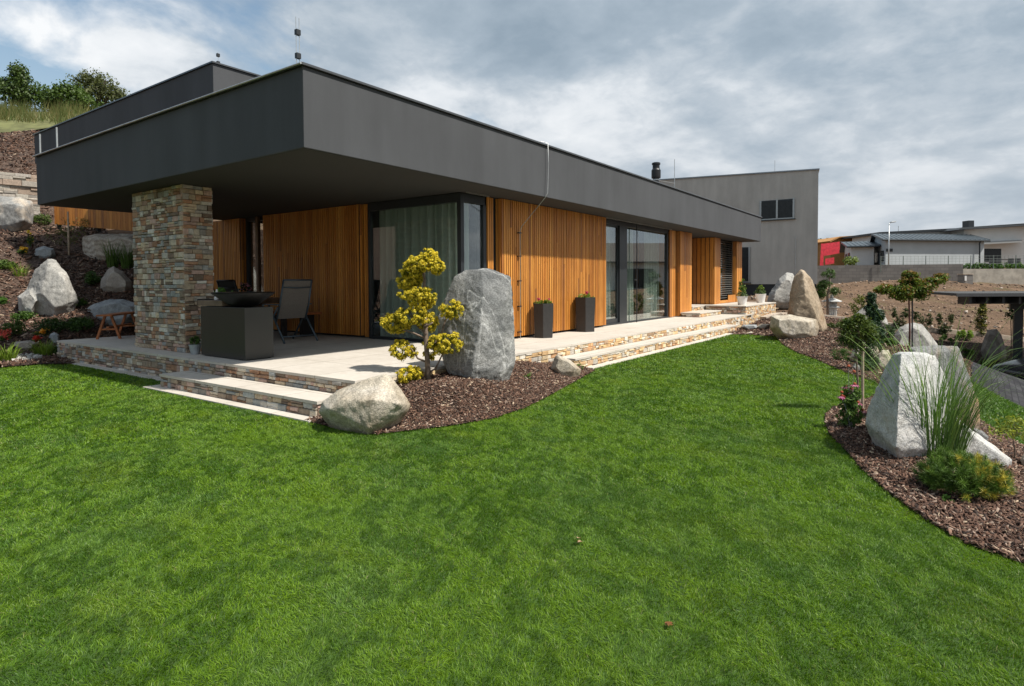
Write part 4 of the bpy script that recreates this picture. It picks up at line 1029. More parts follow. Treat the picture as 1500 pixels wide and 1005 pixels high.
pads = [((618, 386), 25, 11, 0), ((628, 375), 15, 9, 0.05), ((640, 392), 12, 10, -0.05), ((605, 398), 17, 8, 0), ((597, 415), 18, 11, 0.05), ((607, 410), 14, 9, 0.12), ((612, 433), 26, 12, -0.04), ((626, 442), 12, 9, 0.05), ((602, 461), 24, 13, -0.05), ((576, 473), 20, 12, 0), ((588, 478), 13, 8, 0.05), ((628, 474), 14, 13, 0.1),
        ((661, 454), 18, 12, 0.05), ((652, 503), 25, 14, -0.05), ((632, 512), 15, 14, 0.08), ((591, 513), 20, 13, 0), ((597, 552), 20, 13, -0.12), ((606, 546), 13, 8, 0.06), ((586, 557), 13, 8, -0.06)]
pxm = dT/FPX
for (c, w, h, dd) in pads:
    ce = tp(c[0], c[1], dd); k = int(26*(w/20)**1.6)+10
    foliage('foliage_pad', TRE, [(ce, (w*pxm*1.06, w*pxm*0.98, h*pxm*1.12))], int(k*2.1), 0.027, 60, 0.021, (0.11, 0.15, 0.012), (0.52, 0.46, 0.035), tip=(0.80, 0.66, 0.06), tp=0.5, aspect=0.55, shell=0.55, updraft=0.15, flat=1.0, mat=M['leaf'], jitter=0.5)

def shrub(name, label, px, py, d, w, h, a, b, cat='shrub', tip=None, tp_=0.0, leaf=0.03, blobs=None, lumps=40, per=30, lr=None, mat=None, aspect=0.5, updraft=0.3, group=None, stem=True, shell=0.55):
    d = gd(px, py, d); g = onT(px, py, d); k = d/FPX; W_, H_ = w*k, h*k
    o = empty(name, g, label=label, cat=cat, group=group)
    if stem: MB().tube([g-Vector((0, 0, 0.05)), g+Vector((0.01, 0, H_*0.35)), g+Vector((0, 0.01, H_*0.6))], [0.012+W_*0.02, 0.01+W_*0.01, 0.004], 6).build('stem', M['trunk_dark'], o)
    bl = [(tuple(g+Vector((0, 0, H_*0.5))), (W_/2*0.85, W_/2*0.85, H_*0.45))] if blobs is None else [(tuple(g+RH*(bx*k)+Vector((0, 0, bz*k))), (rx*k, rx*k, rz*k)) for bx, bz, rx, rz in blobs]
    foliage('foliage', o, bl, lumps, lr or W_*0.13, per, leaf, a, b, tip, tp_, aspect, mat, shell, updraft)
    return o
GRN1, GRN2 = (0.025, 0.055, 0.012), (0.085, 0.16, 0.025)
# dwarf mountain pine at the right: needles in whorls
g = Z(1412, 730, -0.36); g.z = Tz(g.x, g.y); dP = (g-Vector(CAM)).dot(Vector(FW)); k = dP/FPX
PI_ = empty('dwarf_pine', g, label='round dwarf mountain pine with yellow tipped needles on the right hand bark bed', cat='shrub')
MB().tube([g-Vector((0, 0, 0.05)), g+Vector((0, 0, 0.1)), g+Vector((0.02, 0, 0.18))], [0.03, 0.02, 0.01]).build('stem', M['trunk_dark'], PI_)
def pineneedles(name, parent, center, rad, shoots, needles, nl, a, b, tip, ptip, width=0.0022):
    u = unit(rng.normal(size=(shoots, 3))); u[:, 2] = np.abs(u[:, 2])*1.0-0.25; u = unit(u)
    lump = 1+0.14*np.sin(u[:, 0]*7+1)*np.sin(u[:, 1]*6+2)
    sc = np.array(center)+u*np.array(rad)*(rng.uniform(0.6, 1.05, (shoots, 1))*lump[:, None])
    ax = unit(u*np.array([1, 1, 0.8])+np.array([0, 0, 0.7])+rng.normal(size=u.shape)*0.3)
    n = shoots*needles; A = np.repeat(ax, needles, 0); B0 = np.repeat(sc, needles, 0)+A*rng.uniform(-0.02, 0.02, (n, 1))
    dr_ = unit(A*rng.uniform(0.3, 1.4, (n, 1))+unit(rng.normal(size=(n, 3)))); L = nl*rng.uniform(0.6, 1.2, (n, 1)); sd = unit(np.cross(dr_, rng.normal(size=(n, 3))))*width*0.5
    V = np.stack([B0-sd, B0+sd, B0+dr_*L+sd*0.4, B0+dr_*L-sd*0.4], 1).reshape(-1, 3)
    sh = pick(shoots, a, b); m = rng.random(shoots) < ptip*(1+u@np.array(RH)*1.5).clip(0.1, 2); sh[m] = np.array(tip)*rng.uniform(0.7, 1.1, (m.sum(), 1))
    col = np.repeat(sh, needles, 0)*rng.uniform(0.7, 1.25, (n, 1))
    return npmesh(name, V, np.arange(n*4).reshape(n, 4), M['needle'], np.repeat(col, 4, 0), parent)
cP = D(1412, 702, dP)
pineneedles('foliage', PI_, cP, (62*k, 50*k, 34*k), 520, 80, 0.034, (0.045, 0.095, 0.015), (0.15, 0.25, 0.04), (0.58, 0.50, 0.08), 0.16)
# tall ornamental grass in front of the pale boulder
g = Z(1365, 674, -0.38); g.z = Tz(g.x, g.y); dG = (g-Vector(CAM)).dot(Vector(FW)); k = dG/FPX
OG = empty('ornamental_grass', g, label='tall arching ornamental grass growing in front of the pale pyramid boulder', cat='grass')
blades('foliage', OG, (g.x, g.y, g.z-0.02), 380, 185*k, 0.007, 0.21, 0.5, 0.7, (0.05, 0.12, 0.03), (0.17, 0.29, 0.08), seg=8)
blades('arching_blades', OG, (g.x, g.y, g.z-0.02), 95, 235*k, 0.009, 0.18, 0.75, 1.2, (0.10, 0.20, 0.05), (0.24, 0.36, 0.10), seg=10)
# coneflower
g = Z(1244, 632, -0.36); g.z = Tz(g.x, g.y); dC = (g-Vector(CAM)).dot(Vector(FW)); k = dC/FPX
CF = empty('coneflower', g, label='pink coneflowers with red brown heads at the left tip of the right bed', cat='flowers')
foliage('foliage', CF, [(tuple(g+Vector((0, 0, 24*k))), (15*k, 15*k, 24*k)), (tuple(g+Vector((0, 0, 45*k))), (12*k, 12*k, 18*k))], 45, 0.035, 14, 0.045, (0.05, 0.11, 0.02), (0.14, 0.24, 0.05), aspect=0.35, shell=0.3, updraft=0.5)
heads = [(1239, 566, 1), (1252, 563, 1), (1248, 570, 1), (1237, 582, 1), (1245, 588, 1), (1257, 590, 1), (1233, 580, 1), (1263, 601, 1), (1249, 595, 1), (1242, 574, 1), (1251, 545, 0), (1243, 537, 0), (1233, 575, 0)]
st = MB()
for x, y, pk in heads:
    t_ = D(x, y, dC+rnd.uniform(-0.08, 0.08)); st.tube([g+Vector((rnd.uniform(-0.03, 0.03), rnd.uniform(-0.03, 0.03), 0)), (g*0.4+t_*0.6)+Vector((0, 0, 0.03)), t_], [0.003, 0.0028, 0.002], 5)
    cm = MB().lathe(t_, [(0.004, -0.006), (0.014, 0.0), (0.013, 0.009), (0.006, 0.016), (0.001, 0.018)], 10); o = cm.build('flower_head', m_plain('cone', (0.30, 0.06, 0.02), 0.8, 0, 0.4, 200) if 'cone' not in bpy.data.materials else bpy.data.materials['cone'], CF)
    if pk:
        pm = MB()
        for j in range(11):
            an = 2*pi*j/11+rnd.uniform(-0.1, 0.1); dv = Vector((cos(an), sin(an), -0.35)); sv = Vector((-sin(an), cos(an), 0))*0.006
            p0 = t_+dv*0.010; p1 = t_+dv*0.026+Vector((0, 0, 0.002)); p2 = t_+dv*0.040-Vector((0, 0, 0.004))
            pm.add([p0-sv*0.5, p0+sv*0.5, p1+sv, p2+sv*0.5, p2-sv*0.5, p1-sv], [(0, 1, 2, 3, 4, 5)], (0.62+rnd.uniform(-.08, .08), 0.20, 0.36))
        pm.build('petals', M['petal'], o)
st.build('stem', M['leaf'], CF)
# standard tree with slender trunk, trees and shrubs of the right bed
def standard(label, px, py, d, top, cw, chh, a, b, stake=True, leaf=0.05, lumps=60, per=22, trunk=0.018, name='small_tree', blobs=None, tip=None, tpp=0.0, tm=None, aspect=0.5):
    d = gd(px, py, d); g = onT(px, py, d); k = d/FPX; o = empty(name, g, label=label, cat='tree')
    tz = D(px, top, d); cc = tz
    tr = [([g-Vector((0, 0, 0.1)), g.lerp(tz, 0.4)+RH*0.01, g.lerp(tz, 0.8)-RH*0.008, tz], [trunk, trunk*0.9, trunk*0.75, trunk*0.5])]
    bl = blobs or [(0, 0, cw, chh)]
    for bx, by, rx, rz in bl:
        for j in range(3):
            e = D(px+bx+rnd.uniform(-0.6, 0.6)*rx, top+by+rnd.uniform(-0.5, 0.5)*rz, d+rnd.uniform(-0.5, 0.5)*rx*k); tr.append(([g.lerp(tz, 0.85), tz.lerp(e, 0.5)+Vector((0, 0, 0.02)), e], [trunk*0.5, trunk*0.35, trunk*0.15]))
    stemset('trunk', o, tr, 0, tm)
    if stake: MB().cyl(g+RH*0.06-Vector((0, 0, 0.1)), (g+RH*0.06).lerp(Vector((tz.x, tz.y, tz.z))+RH*0.06, 0.9), 0.014).build('stake', M['stake'] if stake is True else stake, o)
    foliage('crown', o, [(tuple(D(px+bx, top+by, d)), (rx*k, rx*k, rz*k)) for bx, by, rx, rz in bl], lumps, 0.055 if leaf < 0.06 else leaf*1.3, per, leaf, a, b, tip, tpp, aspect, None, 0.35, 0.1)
    return o
standard('small standard tree with round green crown on a thin pale trunk at the lawn edge', 1255, 603, 6.1, 492, 22, 20, (0.03, 0.07, 0.015), (0.13, 0.17, 0.03), leaf=0.030, lumps=34, per=14, trunk=0.011, blobs=[(-8, -4, 15, 10), (10, -12, 13, 9), (2, 14, 11, 7), (-12, -18, 8, 5), (18, 0, 9, 5), (-16, 6, 8, 5), (4, -24, 7, 5)])
standard('Japanese maple with spreading green and rust crown on a dark stem', 1332, 512, 13.0, 425, 34, 20, (0.055, 0.10, 0.015), (0.19, 0.25, 0.04), stake=M['dark_metal'], leaf=0.06, lumps=34, per=20, trunk=0.02, tm=m_plain('maple_bark', (0.12, 0.05, 0.04), 0.8, 0, 0.3, 30),
         blobs=[(0, -2, 28, 7), (-24, -2, 20, 5), (22, -6, 18, 5), (-12, 8, 18, 6), (14, 6, 16, 6), (2, -12, 16, 5), (-38, 0, 11, 3), (36, -13, 14, 2.5), (46, -18, 8, 2), (2, -22, 9, 2.5)], tip=(0.22, 0.13, 0.03), tpp=0.03)
shrub('conifer', 'dark blue green upright conifer in front of the light grey rock', 1276, 512, 13, 30, 80, (0.012, 0.035, 0.018), (0.04, 0.085, 0.035), leaf=0.06, lumps=46, blobs=[(0, 8, 14, 9), (-2, 24, 11, 10), (2, 40, 8, 10), (0, 58, 6, 10), (-1, 74, 3.5, 8), (10, 50, 5, 7), (10, 24, 7, 6)], per=26, lr=0.07, aspect=0.3, mat=M['needle'])
shrub('conifer', 'dark shaggy conifer bush right of the small standard tree trunk', 1272, 545, 9.3, 40, 46, (0.02, 0.045, 0.015), (0.06, 0.11, 0.03), leaf=0.035, lumps=50, blobs=[(0, 12, 14, 12), (2, 32, 11, 14), (6, 52, 7, 12), (-8, 20, 9, 8), (-2, 66, 10, 8)], per=26, lr=0.06, aspect=0.3, mat=M['needle'])
shrub('shrub', 'spreading green conifer behind the dark upright one', 1296, 500, 13.2, 40, 26, (0.02, 0.05, 0.015), (0.06, 0.12, 0.03), leaf=0.05, lumps=50, lr=0.08, aspect=0.3, mat=M['needle'])
shrub('shrub', 'yellow green feathery shrub left of the dark upright conifer', 1262, 472, 15, 34, 44, (0.06, 0.09, 0.015), (0.20, 0.22, 0.04), leaf=0.06, lumps=40, lr=0.09)
shrub('shrub', 'low round green mound beside the lawn edge', 1231, 530, 10.6, 32, 20, (0.025, 0.07, 0.012), (0.08, 0.17, 0.03), leaf=0.025, lumps=50, lr=0.045, aspect=0.35, stem=False)
shrub('shrub', 'low green ground cover in front of the stone lantern', 1228, 482, 15.5, 46, 9, (0.04, 0.07, 0.015), (0.10, 0.13, 0.035), leaf=0.04, lumps=50, lr=0.06, stem=False)
for (px, d, lb) in ((1318, 17.5, 'left most of three young yews along the kerb'), (1351, 16.8, 'middle one of three young yews along the kerb'), (1384, 16.6, 'right most of three young yews along the kerb')):
    bl = [(-6, 12, 3.5, 12), (5, 14, 4, 13), (0, 8, 4.5, 8), (9, 24, 2.6, 7), (-9, 24, 2.6, 7)] if px != 1351 else [(-5, 14, 4, 14), (4, 12, 5, 13), (10, 18, 3, 10), (-10, 22, 2.2, 8)]
    shrub('yew', lb, px, {1318: 482, 1351: 485, 1384: 489}[px], d, 20, 34, (0.02, 0.045, 0.012), (0.09, 0.12, 0.03), blobs=bl, leaf=0.05, lumps=26, per=20, lr=0.05, aspect=0.3, mat=M['needle'], group='young yews by the kerb')
shrub('columnar_conifer', 'dense columnar conifer with golden side behind the dark upright stone', 1437, 492, 17.5, 17, 44, (0.015, 0.04, 0.01), (0.09, 0.11, 0.02), blobs=[(0, 12, 7, 14), (0, 26, 7, 12), (1, 36, 5, 8), (2, 44, 2.2, 5)], leaf=0.05, lumps=50, per=24, lr=0.06, aspect=0.35, tip=(0.30, 0.27, 0.04), tp_=0.15, mat=M['needle'])
shrub('shrub', 'small bright lime shrub by the kerb', 1414, 497, 17, 24, 14, (0.10, 0.20, 0.02), (0.26, 0.38, 0.05), leaf=0.06, lumps=26, lr=0.06)
shrub('shrub', 'tiny green shrub in the bark beside the parking', 1440, 538, 15.0, 14, 12, (0.06, 0.10, 0.015), (0.16, 0.20, 0.04), leaf=0.035, lumps=26, lr=0.04)
shrub('shrub', 'rust and green low shrub behind the grey slab boulder', 1350, 520, 10.5, 66, 16, (0.14, 0.07, 0.02), (0.16, 0.17, 0.04), leaf=0.03, lumps=60, lr=0.05, stem=False)
shrub('marigold', 'yellow flowers peeping between the two big boulders', 1364, 510, 6.9, 22, 6, (0.5, 0.36, 0.02), (0.8, 0.62, 0.03), cat='flowers', leaf=0.02, lumps=26, lr=0.03, stem=False, tip=(0.06, 0.12, 0.02), tp_=0.2)
for x, y, d, lb in ((1415, 520, 12, 'green leafy clump right of the grey slab boulder'), (1300, 506, 12.5, 'dark green clump left of the pale boulder under the maple'), (1389, 500, 15.5, 'grassy tuft between the middle and right yews'), (1331, 494, 15.8, 'grassy tuft between the left and middle yews')):
    shrub('perennial', lb, x, y, d, 26, 10, (0.04, 0.09, 0.015), (0.12, 0.22, 0.04), cat='plant', leaf=0.045, lumps=26, lr=0.05, stem=False)
standard('tiny standard conifer with round head beside the black carport post', 1481, 522, 16.5, 460, 9, 8, (0.02, 0.06, 0.02), (0.07, 0.14, 0.04), stake=True, leaf=0.05, lumps=26, trunk=0.015)
# seedling tree at the right edge
standard('slender seedling with sparse yellow green leaves at the right edge', 1485, 677, 6.0, 634, 34, 10, (0.16, 0.22, 0.03), (0.34, 0.38, 0.06), stake=None, leaf=0.035, lumps=16, per=6, trunk=0.006, name='seedling_tree',
         blobs=[(0, -6, 26, 3), (-20, 0, 16, 3), (16, 4, 20, 3), (0, -16, 14, 3)])
# small cloud pine behind the lantern
g = onT(1213, 448, 20.5); o = empty('cloud_pruned_pine', g, label='small green cloud pruned pine with five pads behind the stone lantern', cat='tree'); k = 20.5/FPX
stemset('trunk', o, [([g-Vector((0, 0, 0.2)), D(1212, 432, 20.5), D(1216, 418, 20.5), D(1215, 404, 20.5)], [0.04, 0.035, 0.03, 0.02]), ([D(1212, 430, 20.5), D(1222, 428, 20.5)], [0.02, 0.012]), ([D(1213, 434, 20.5), D(1204, 430, 20.5)], [0.02, 0.012])], 0)
for x, y, w, h in ((1214, 402, 11, 6.5), (1210, 416, 10, 5.5), (1202, 429, 8, 6), (1223, 427, 8, 5), (1204, 421, 8, 5), (1201, 433, 6, 4)):
    foliage('foliage_pad', o, [(tuple(D(x, y, 20.5)), (w*k, w*k*0.9, h*k))], 36, 0.07, 22, 0.06, (0.025, 0.06, 0.012), (0.09, 0.17, 0.03), aspect=0.3, shell=0.5, mat=M['needle'])
# shrub against the grey building and by the plinth
shrub('shrub', 'young yellow green shrub against the grey building wall', 1138, 424, 27, 16, 26, (0.08, 0.13, 0.02), (0.22, 0.30, 0.05), leaf=0.12, lumps=26, lr=0.14)
# plants on the left slope
for (x, y, d, w, h, a, b, lb, kind) in [
    (136, 420, 14.2, 22, 24, (0.03, 0.07, 0.015), (0.09, 0.17, 0.03), 'round green bush between the pitted and the triangular boulder', 's'),
    (75, 490, 11.9, 46, 26, (0.02, 0.05, 0.012), (0.07, 0.13, 0.03), 'dark green shrub in front of the pale pitted boulder', 's'),
    (115, 484, 12.2, 44, 20, (0.03, 0.07, 0.015), (0.10, 0.18, 0.04), 'leafy green perennial left of the trestle bench', 's'),
    (112, 452, 13.2, 36, 16, (0.03, 0.08, 0.015), (0.09, 0.17, 0.03), 'green groundcover right of the pale pitted boulder', 's'),
    (62, 330, 18.2, 30, 18, (0.05, 0.09, 0.02), (0.14, 0.20, 0.05), 'green plants at the foot of the dry stone wall', 's'),
    (95, 364, 16.4, 66, 44, (0.07, 0.09, 0.03), (0.19, 0.21, 0.07), 'airy wild plants around the thin stake on the slope', 'w'),
    (130, 338, 17.6, 40, 20, (0.05, 0.09, 0.02), (0.14, 0.18, 0.05), 'wild green plants below the wooden fence', 'w'),
    (165, 392, 15.4, 0, 0, None, None, 'tall green grass clump in front of the layered block', 'g'),
    (186, 394, 15.2, 0, 0, None, None, 'second green grass clump at the right end of the layered block', 'g'),
    (30, 405, 14.9, 0, 0, None, None, 'yellow green strappy plant left of the pale pitted boulder', 'y'),
    (8, 395, 15.6, 30, 14, (0.04, 0.09, 0.02), (0.15, 0.22, 0.04), 'leafy green plant at the left edge above the pitted boulder', 's'),
    (0, 446, 13.6, 20, 12, (0.04, 0.11, 0.02), (0.12, 0.24, 0.04), 'small bright green clump at the left edge of the slope', 's'),
    (65, 524, 10.5, 0, 0, None, None, 'bright yellow green grass tuft beside the terrace corner', 't'),
    (10, 532, 10.3, 0, 0, None, None, 'loose strappy leaves at the left edge of the flower bed', 't'),
    (90, 523, 10.3, 26, 16, (0.03, 0.07, 0.015), (0.10, 0.16, 0.03), 'low green plant against the terrace wall', 's'),
    (20, 494, 11.4, 44, 26, (0.04, 0.07, 0.015), (0.12, 0.18, 0.04), 'mixed green perennials behind the low brown boulder', 's'),
    (36, 470, 12.6, 40, 12, (0.03, 0.08, 0.015), (0.10, 0.18, 0.03), 'flat green creeping plants under the pitted boulder', 's')]:
    if kind in 'sw':
        shrub('perennial' if kind == 'w' else 'shrub', lb, x, y, d, w, h, a, b, leaf=0.05 if kind == 's' else 0.045, lumps=60 if kind == 's' else 90, lr=0.07, per=18 if kind == 's' else 8, stem=False, cat='plant', shell=0.3 if kind == 's' else 0.1)
    else:
        d = gd(x, y, d); g = onT(x, y, d); o = empty('grass_clump', g, label=lb, cat='plant')
        L, n, sp = {'g': (0.85, 110, 0.5), 'y': (0.42, 60, 0.9), 't': (0.38, 160, 0.8)}[kind]
        blades('foliage', o, tuple(g), n, L, 0.016, 0.12, sp, 0.7, (0.06, 0.12, 0.02) if kind == 'g' else (0.12, 0.2, 0.02), (0.12, 0.20, 0.04) if kind == 'g' else (0.24, 0.34, 0.04))
def flowers(label, px, py, d, w, h, col, n=14, cat='flowers'):
    d = gd(px, py+h*0.8, d); g = onT(px, py+h*0.8, d); k = d/FPX; o = empty('flowering_plant', g, label=label, cat=cat)
    c = D(px, py, d); stm = MB()
    C = np.array([tuple(c+RH*rnd.uniform(-w, w)*k/2+Vector((0, 0, rnd.uniform(-h, h)*k/2))+FH*rnd.uniform(-w, w)*k/3) for _ in range(n)])
    for p in C: stm.cyl((g.x, g.y, g.z-0.02), tuple(p), 0.004, 0.003, 5, (0.08, 0.14, 0.03))
    stm.build('stem', M['leaf'], o)
    CC = np.repeat(C, 12, 0); N = rng.normal(size=CC.shape)+np.array([0, 0, 0.8]); CC = CC+rng.normal(size=CC.shape)*0.018
    V, F_, cc = leaves(CC, N, 0.05, 0.8, pick(len(CC), col, tuple(min(1, q*1.25) for q in col))); npmesh('flower', V, F_, M['petal'], cc, o)
    foliage('foliage', o, [(tuple(c-Vector((0, 0, h*k*0.4))), (w*k/2, w*k/2, h*k/3))], 22, 0.05, 12, 0.05, (0.04, 0.08, 0.02), (0.12, 0.18, 0.04), shell=0.2)
flowers('coral pink flowers at the left edge of the flower bed', 6, 490, 10.9, 14, 14, (0.75, 0.16, 0.13))
flowers('red flowers beside the grey stone ball', 52, 498, 11.2, 9, 8, (0.55, 0.05, 0.03), 8)
flowers('orange lilies in front of the dark green shrub', 60, 486, 11.5, 18, 10, (0.80, 0.38, 0.04), 7)
flowers('yellow orange flowers below the dry stone wall', 34, 365, 16.0, 12, 10, (0.85, 0.50, 0.05), 8)
flowers('yellow flower in front of the wooden fence', 118, 324, 17.6, 7, 6, (0.85, 0.62, 0.06), 4)
flowers('yellow flowers on tall stalks left of the thin stake', 44, 343, 16.8, 8, 24, (0.8, 0.62, 0.06), 5)
for x, y, lb in ((617, 592, 'small green seedling in front of the golden tree'), (658, 570, 'tiny green sprout in the bark below the grey boulder'), (772, 557, 'small yellow green sprout in the bark left of the wedge boulder'), (1388, 745, 'tiny green sprout in the bark left of the dwarf pine'), (848, 543, 'little brown green sprig beside the wedge boulder')):
    g = Z(x, y, -0.31 if x > 800 else -0.22 if x > 650 else -0.33)
    if x > 1000: g = Z(x, y, -0.36); g.z = Tz(g.x, g.y)
    k = (g-Vector(CAM)).dot(Vector(FW))/FPX; o = empty('seedling', g, label=lb, cat='plant')
    foliage('foliage', o, [(tuple(g+Vector((0, 0, 5*k))), (8*k, 8*k, 6*k))], 14, 0.02, 12, 0.022, (0.05, 0.12, 0.02), (0.16, 0.30, 0.05), shell=0.2)

# trees on the hill
def bigtree(label, px, py, d, blobs, a, b, lumps=60, sparse=0.2, name='tree', leaf=0.17):
    g = onT(px, py, d); k = d/FPX; o = empty(name, g, label=label, cat='tree', group='trees on the hill')
    tr = []
    top = D(blobs[0][0], blobs[0][1], d)
    tr.append(([g-Vector((0, 0, 0.3)), g.lerp(top, 0.4)+RH*0.1, top], [0.16, 0.11, 0.03]))
    for (x, y, rx, rz) in blobs:
        for j in range(4):
            e = D(x+rnd.uniform(-0.8, 0.8)*rx, y+rnd.uniform(-0.9, 0.4)*rz, d+rnd.uniform(-0.7, 0.7)*rx*k); s_ = g.lerp(top, rnd.uniform(0.1, 0.4))
            tr.append(([s_, s_.lerp(e, 0.5)+Vector((0, 0, 0.25)), e], [0.07, 0.04, 0.012]))
    stemset('trunk', o, tr, 0, M['trunk_dark'])
    foliage('crown', o, [(tuple(D(x, y, d)), (rx*k, rx*k, rz*k)) for x, y, rx, rz in blobs], lumps, 0.42, 20, leaf, a, b, None, 0, 0.55, None, sparse, 0.1)
bigtree('tall dark green tree at the left edge on the hill', 32, 168, 34, [(30, 125, 20, 16), (22, 145, 24, 14), (46, 140, 16, 14), (28, 108, 7, 9), (5, 130, 16, 14)], (0.02, 0.045, 0.012), (0.09, 0.14, 0.03), 42)
bigtree('dense rounded green bush in the middle of the hill', 98, 172, 33, [(95, 148, 28, 16), (120, 156, 24, 12), (75, 150, 16, 12), (100, 136, 16, 8)], (0.025, 0.055, 0.012), (0.10, 0.16, 0.03), 60, 0.5)
bigtree('sparse pale tree behind the rounded bush', 146, 172, 37, [(140, 118, 22, 9), (160, 130, 18, 10), (125, 125, 18, 12), (172, 142, 12, 10), (145, 142, 22, 12)], (0.06, 0.075, 0.03), (0.16, 0.18, 0.07), 34, 0.3, leaf=0.16)
gh = []
for i in range(70):
    g = onT(rnd.uniform(-60, 130), rnd.uniform(168, 186), rnd.uniform(28.5, 33)); gh.append(g)
V_, F__, C__, of = [], [], [], 0
for g in gh:
    n = 40; b0 = np.array(tuple(g))+rng.normal(size=(n, 3))*np.array([0.3, 0.3, 0]); tpn = b0+np.stack([rng.normal(0, 0.15, n), rng.normal(0, 0.15, n), rng.uniform(0.3, 0.8, n)], 1); w = np.array(tuple(RH))*0.015
    V_.append(np.stack([b0-w, b0+w, tpn], 1).reshape(-1, 3)); F__.append(np.arange(n*3).reshape(n, 3)+of); of += n*3; C__.append(np.repeat(pick(n, (0.26, 0.22, 0.09), (0.10, 0.16, 0.04)), 3, 0))
npmesh('tall_grass', np.concatenate(V_), np.concatenate(F__), M['leaf'], np.concatenate(C__), kind='stuff', label='tall dry grass on the brow of the hill', category='grass')

# ------------------------------------------------------------------ grass blades and bark chips
def vnoise(P, s, seed):
    r = np.random.default_rng(seed); o = np.zeros(len(P))
    for i in range(7):
        a = r.uniform(0, 2*pi); f = s*r.uniform(0.6, 1.9); o += np.sin(P[:, 0]*cos(a)*f*2*pi+P[:, 1]*sin(a)*f*2*pi+r.uniform(0, 6.28)+1.3*np.sin(P[:, 1]*f*2.1+i))
    return o/7
HEAD = atan2(FW[1], FW[0])
def scatter(bins, half=radians(64)):
    out_ = []
    for d0, d1, rho, w, L in bins:
        n = int((d1*d1-d0*d0)*half*rho); d = np.sqrt(rng.uniform(d0*d0, d1*d1, n)); th = HEAD+rng.uniform(-half, half, n)
        out_.append((np.stack([CAM[0]+d*np.cos(th), CAM[1]+d*np.sin(th)], 1), w, L))
    return out_
def grass(name, label, poly, zf, bins, ca, cb, dry, seed=3, off=0.0, fringe=0.0):
    Vn, Cn = [], []; Fn = []; o = 0
    for (P_, w, L) in scatter(bins):
        m = inpoly(P_, poly)
        if fringe: m |= dpoly(P_, poly) < fringe
        P_ = P_[m]; n = len(P_)
        if not n: continue
        z = zf(P_)+off; base = np.column_stack([P_, z])
        n1_, n2_, n3_ = vnoise(P_, 0.45, seed), vnoise(P_, 1.7, seed+1), vnoise(P_, 6.0, seed+2)
        ang = 2.0*n1_+6.5*n2_+4.5*n3_+rng.normal(0, 1.0, n); ln = np.clip(0.5+0.35*n2_+0.3*n3_+rng.normal(0, 0.32, n), 0.03, 1.25)
        dr_ = np.stack([np.cos(ang)*np.sin(ln), np.sin(ang)*np.sin(ln), np.cos(ln)], 1); Ls = (L*rng.uniform(0.55, 1.2, n)*(1+0.25*n2_))[:, None]
        sd = unit(np.cross(dr_, rng.normal(size=(n, 3))))*w*0.5
        tip = base+dr_*Ls; droop = np.stack([np.cos(ang), np.sin(ang), -0.7*np.ones(n)], 1)*Ls*0.22
        mid = base+dr_*Ls*0.55; tip = tip+droop
        t = np.clip(0.5+0.45*n1_+0.45*n2_+0.6*n3_+rng.normal(0, 0.25, n), 0, 1); c = lerp3(ca, cb, t)*rng.uniform(0.75, 1.25, (n, 1))
        w2 = (np.clip(0.25+0.9*vnoise(P_, 0.9, seed+21)+0.5*vnoise(P_, 3.1, seed+22), 0, 1)*rng.uniform(0.3, 1.0, n))[:, None]
        c = c*(1-0.55*w2)+np.array((0.135, 0.245, 0.075))*0.55*w2
        w3 = (np.clip(-0.1+1.1*vnoise(P_, 0.7, seed+31)+0.4*vnoise(P_, 4.0, seed+32), 0, 1)*rng.uniform(0.2, 1.0, n))[:, None]
        c = c*(1-0.6*w3)+np.array((0.25, 0.32, 0.022))*0.6*w3
        dm = rng.random(n) < 0.012+0.05*np.clip(vnoise(P_, 0.8, seed+9), 0, 1); c[dm] = np.array(dry)*rng.uniform(0.7, 1.2, (dm.sum(), 1))
        V = np.stack([base-sd, base+sd, mid+sd*0.8, mid-sd*0.8, tip+sd*0.12, tip-sd*0.12], 1)
        Fq = (np.arange(n)[:, None, None]*6+np.array([[0, 1, 2, 3], [3, 2, 4, 5]])[None]).reshape(-1, 4)+o
        Vn.append(V.reshape(-1, 3)); Fn.append(Fq); Cn.append(np.repeat(c, 6, 0)); o += n*6
    return npmesh(name, np.concatenate(Vn), np.concatenate(Fn), M['grass'], np.concatenate(Cn), kind='stuff', label=label, category='grass')
LB = [(1.0, 2.5, 46000, 0.0021, 0.024), (2.5, 4, 34000, 0.0026, 0.024), (4, 6, 18000, 0.0038, 0.026), (6, 9, 8000, 0.0062, 0.029), (9, 14, 2800, 0.0105, 0.033), (14, 20, 800, 0.02, 0.04)]
grass('lawn_grass', 'short mown green lawn grass with lighter and darker patches', LAWN, lambda P_: np.full(len(P_), LZ), LB, (0.062, 0.148, 0.007), (0.195, 0.330, 0.020), (0.28, 0.30, 0.10), off=-0.003, fringe=0.025)
grass('strip_grass', 'rough grass on the bank above the parking', [tuple(p[:2]) for p in STRIP], T, [(5, 9, 2600, 0.009, 0.08), (9, 15, 1100, 0.015, 0.08)], (0.05, 0.12, 0.012), (0.13, 0.24, 0.03), (0.26, 0.26, 0.1), seed=13, off=0.02)

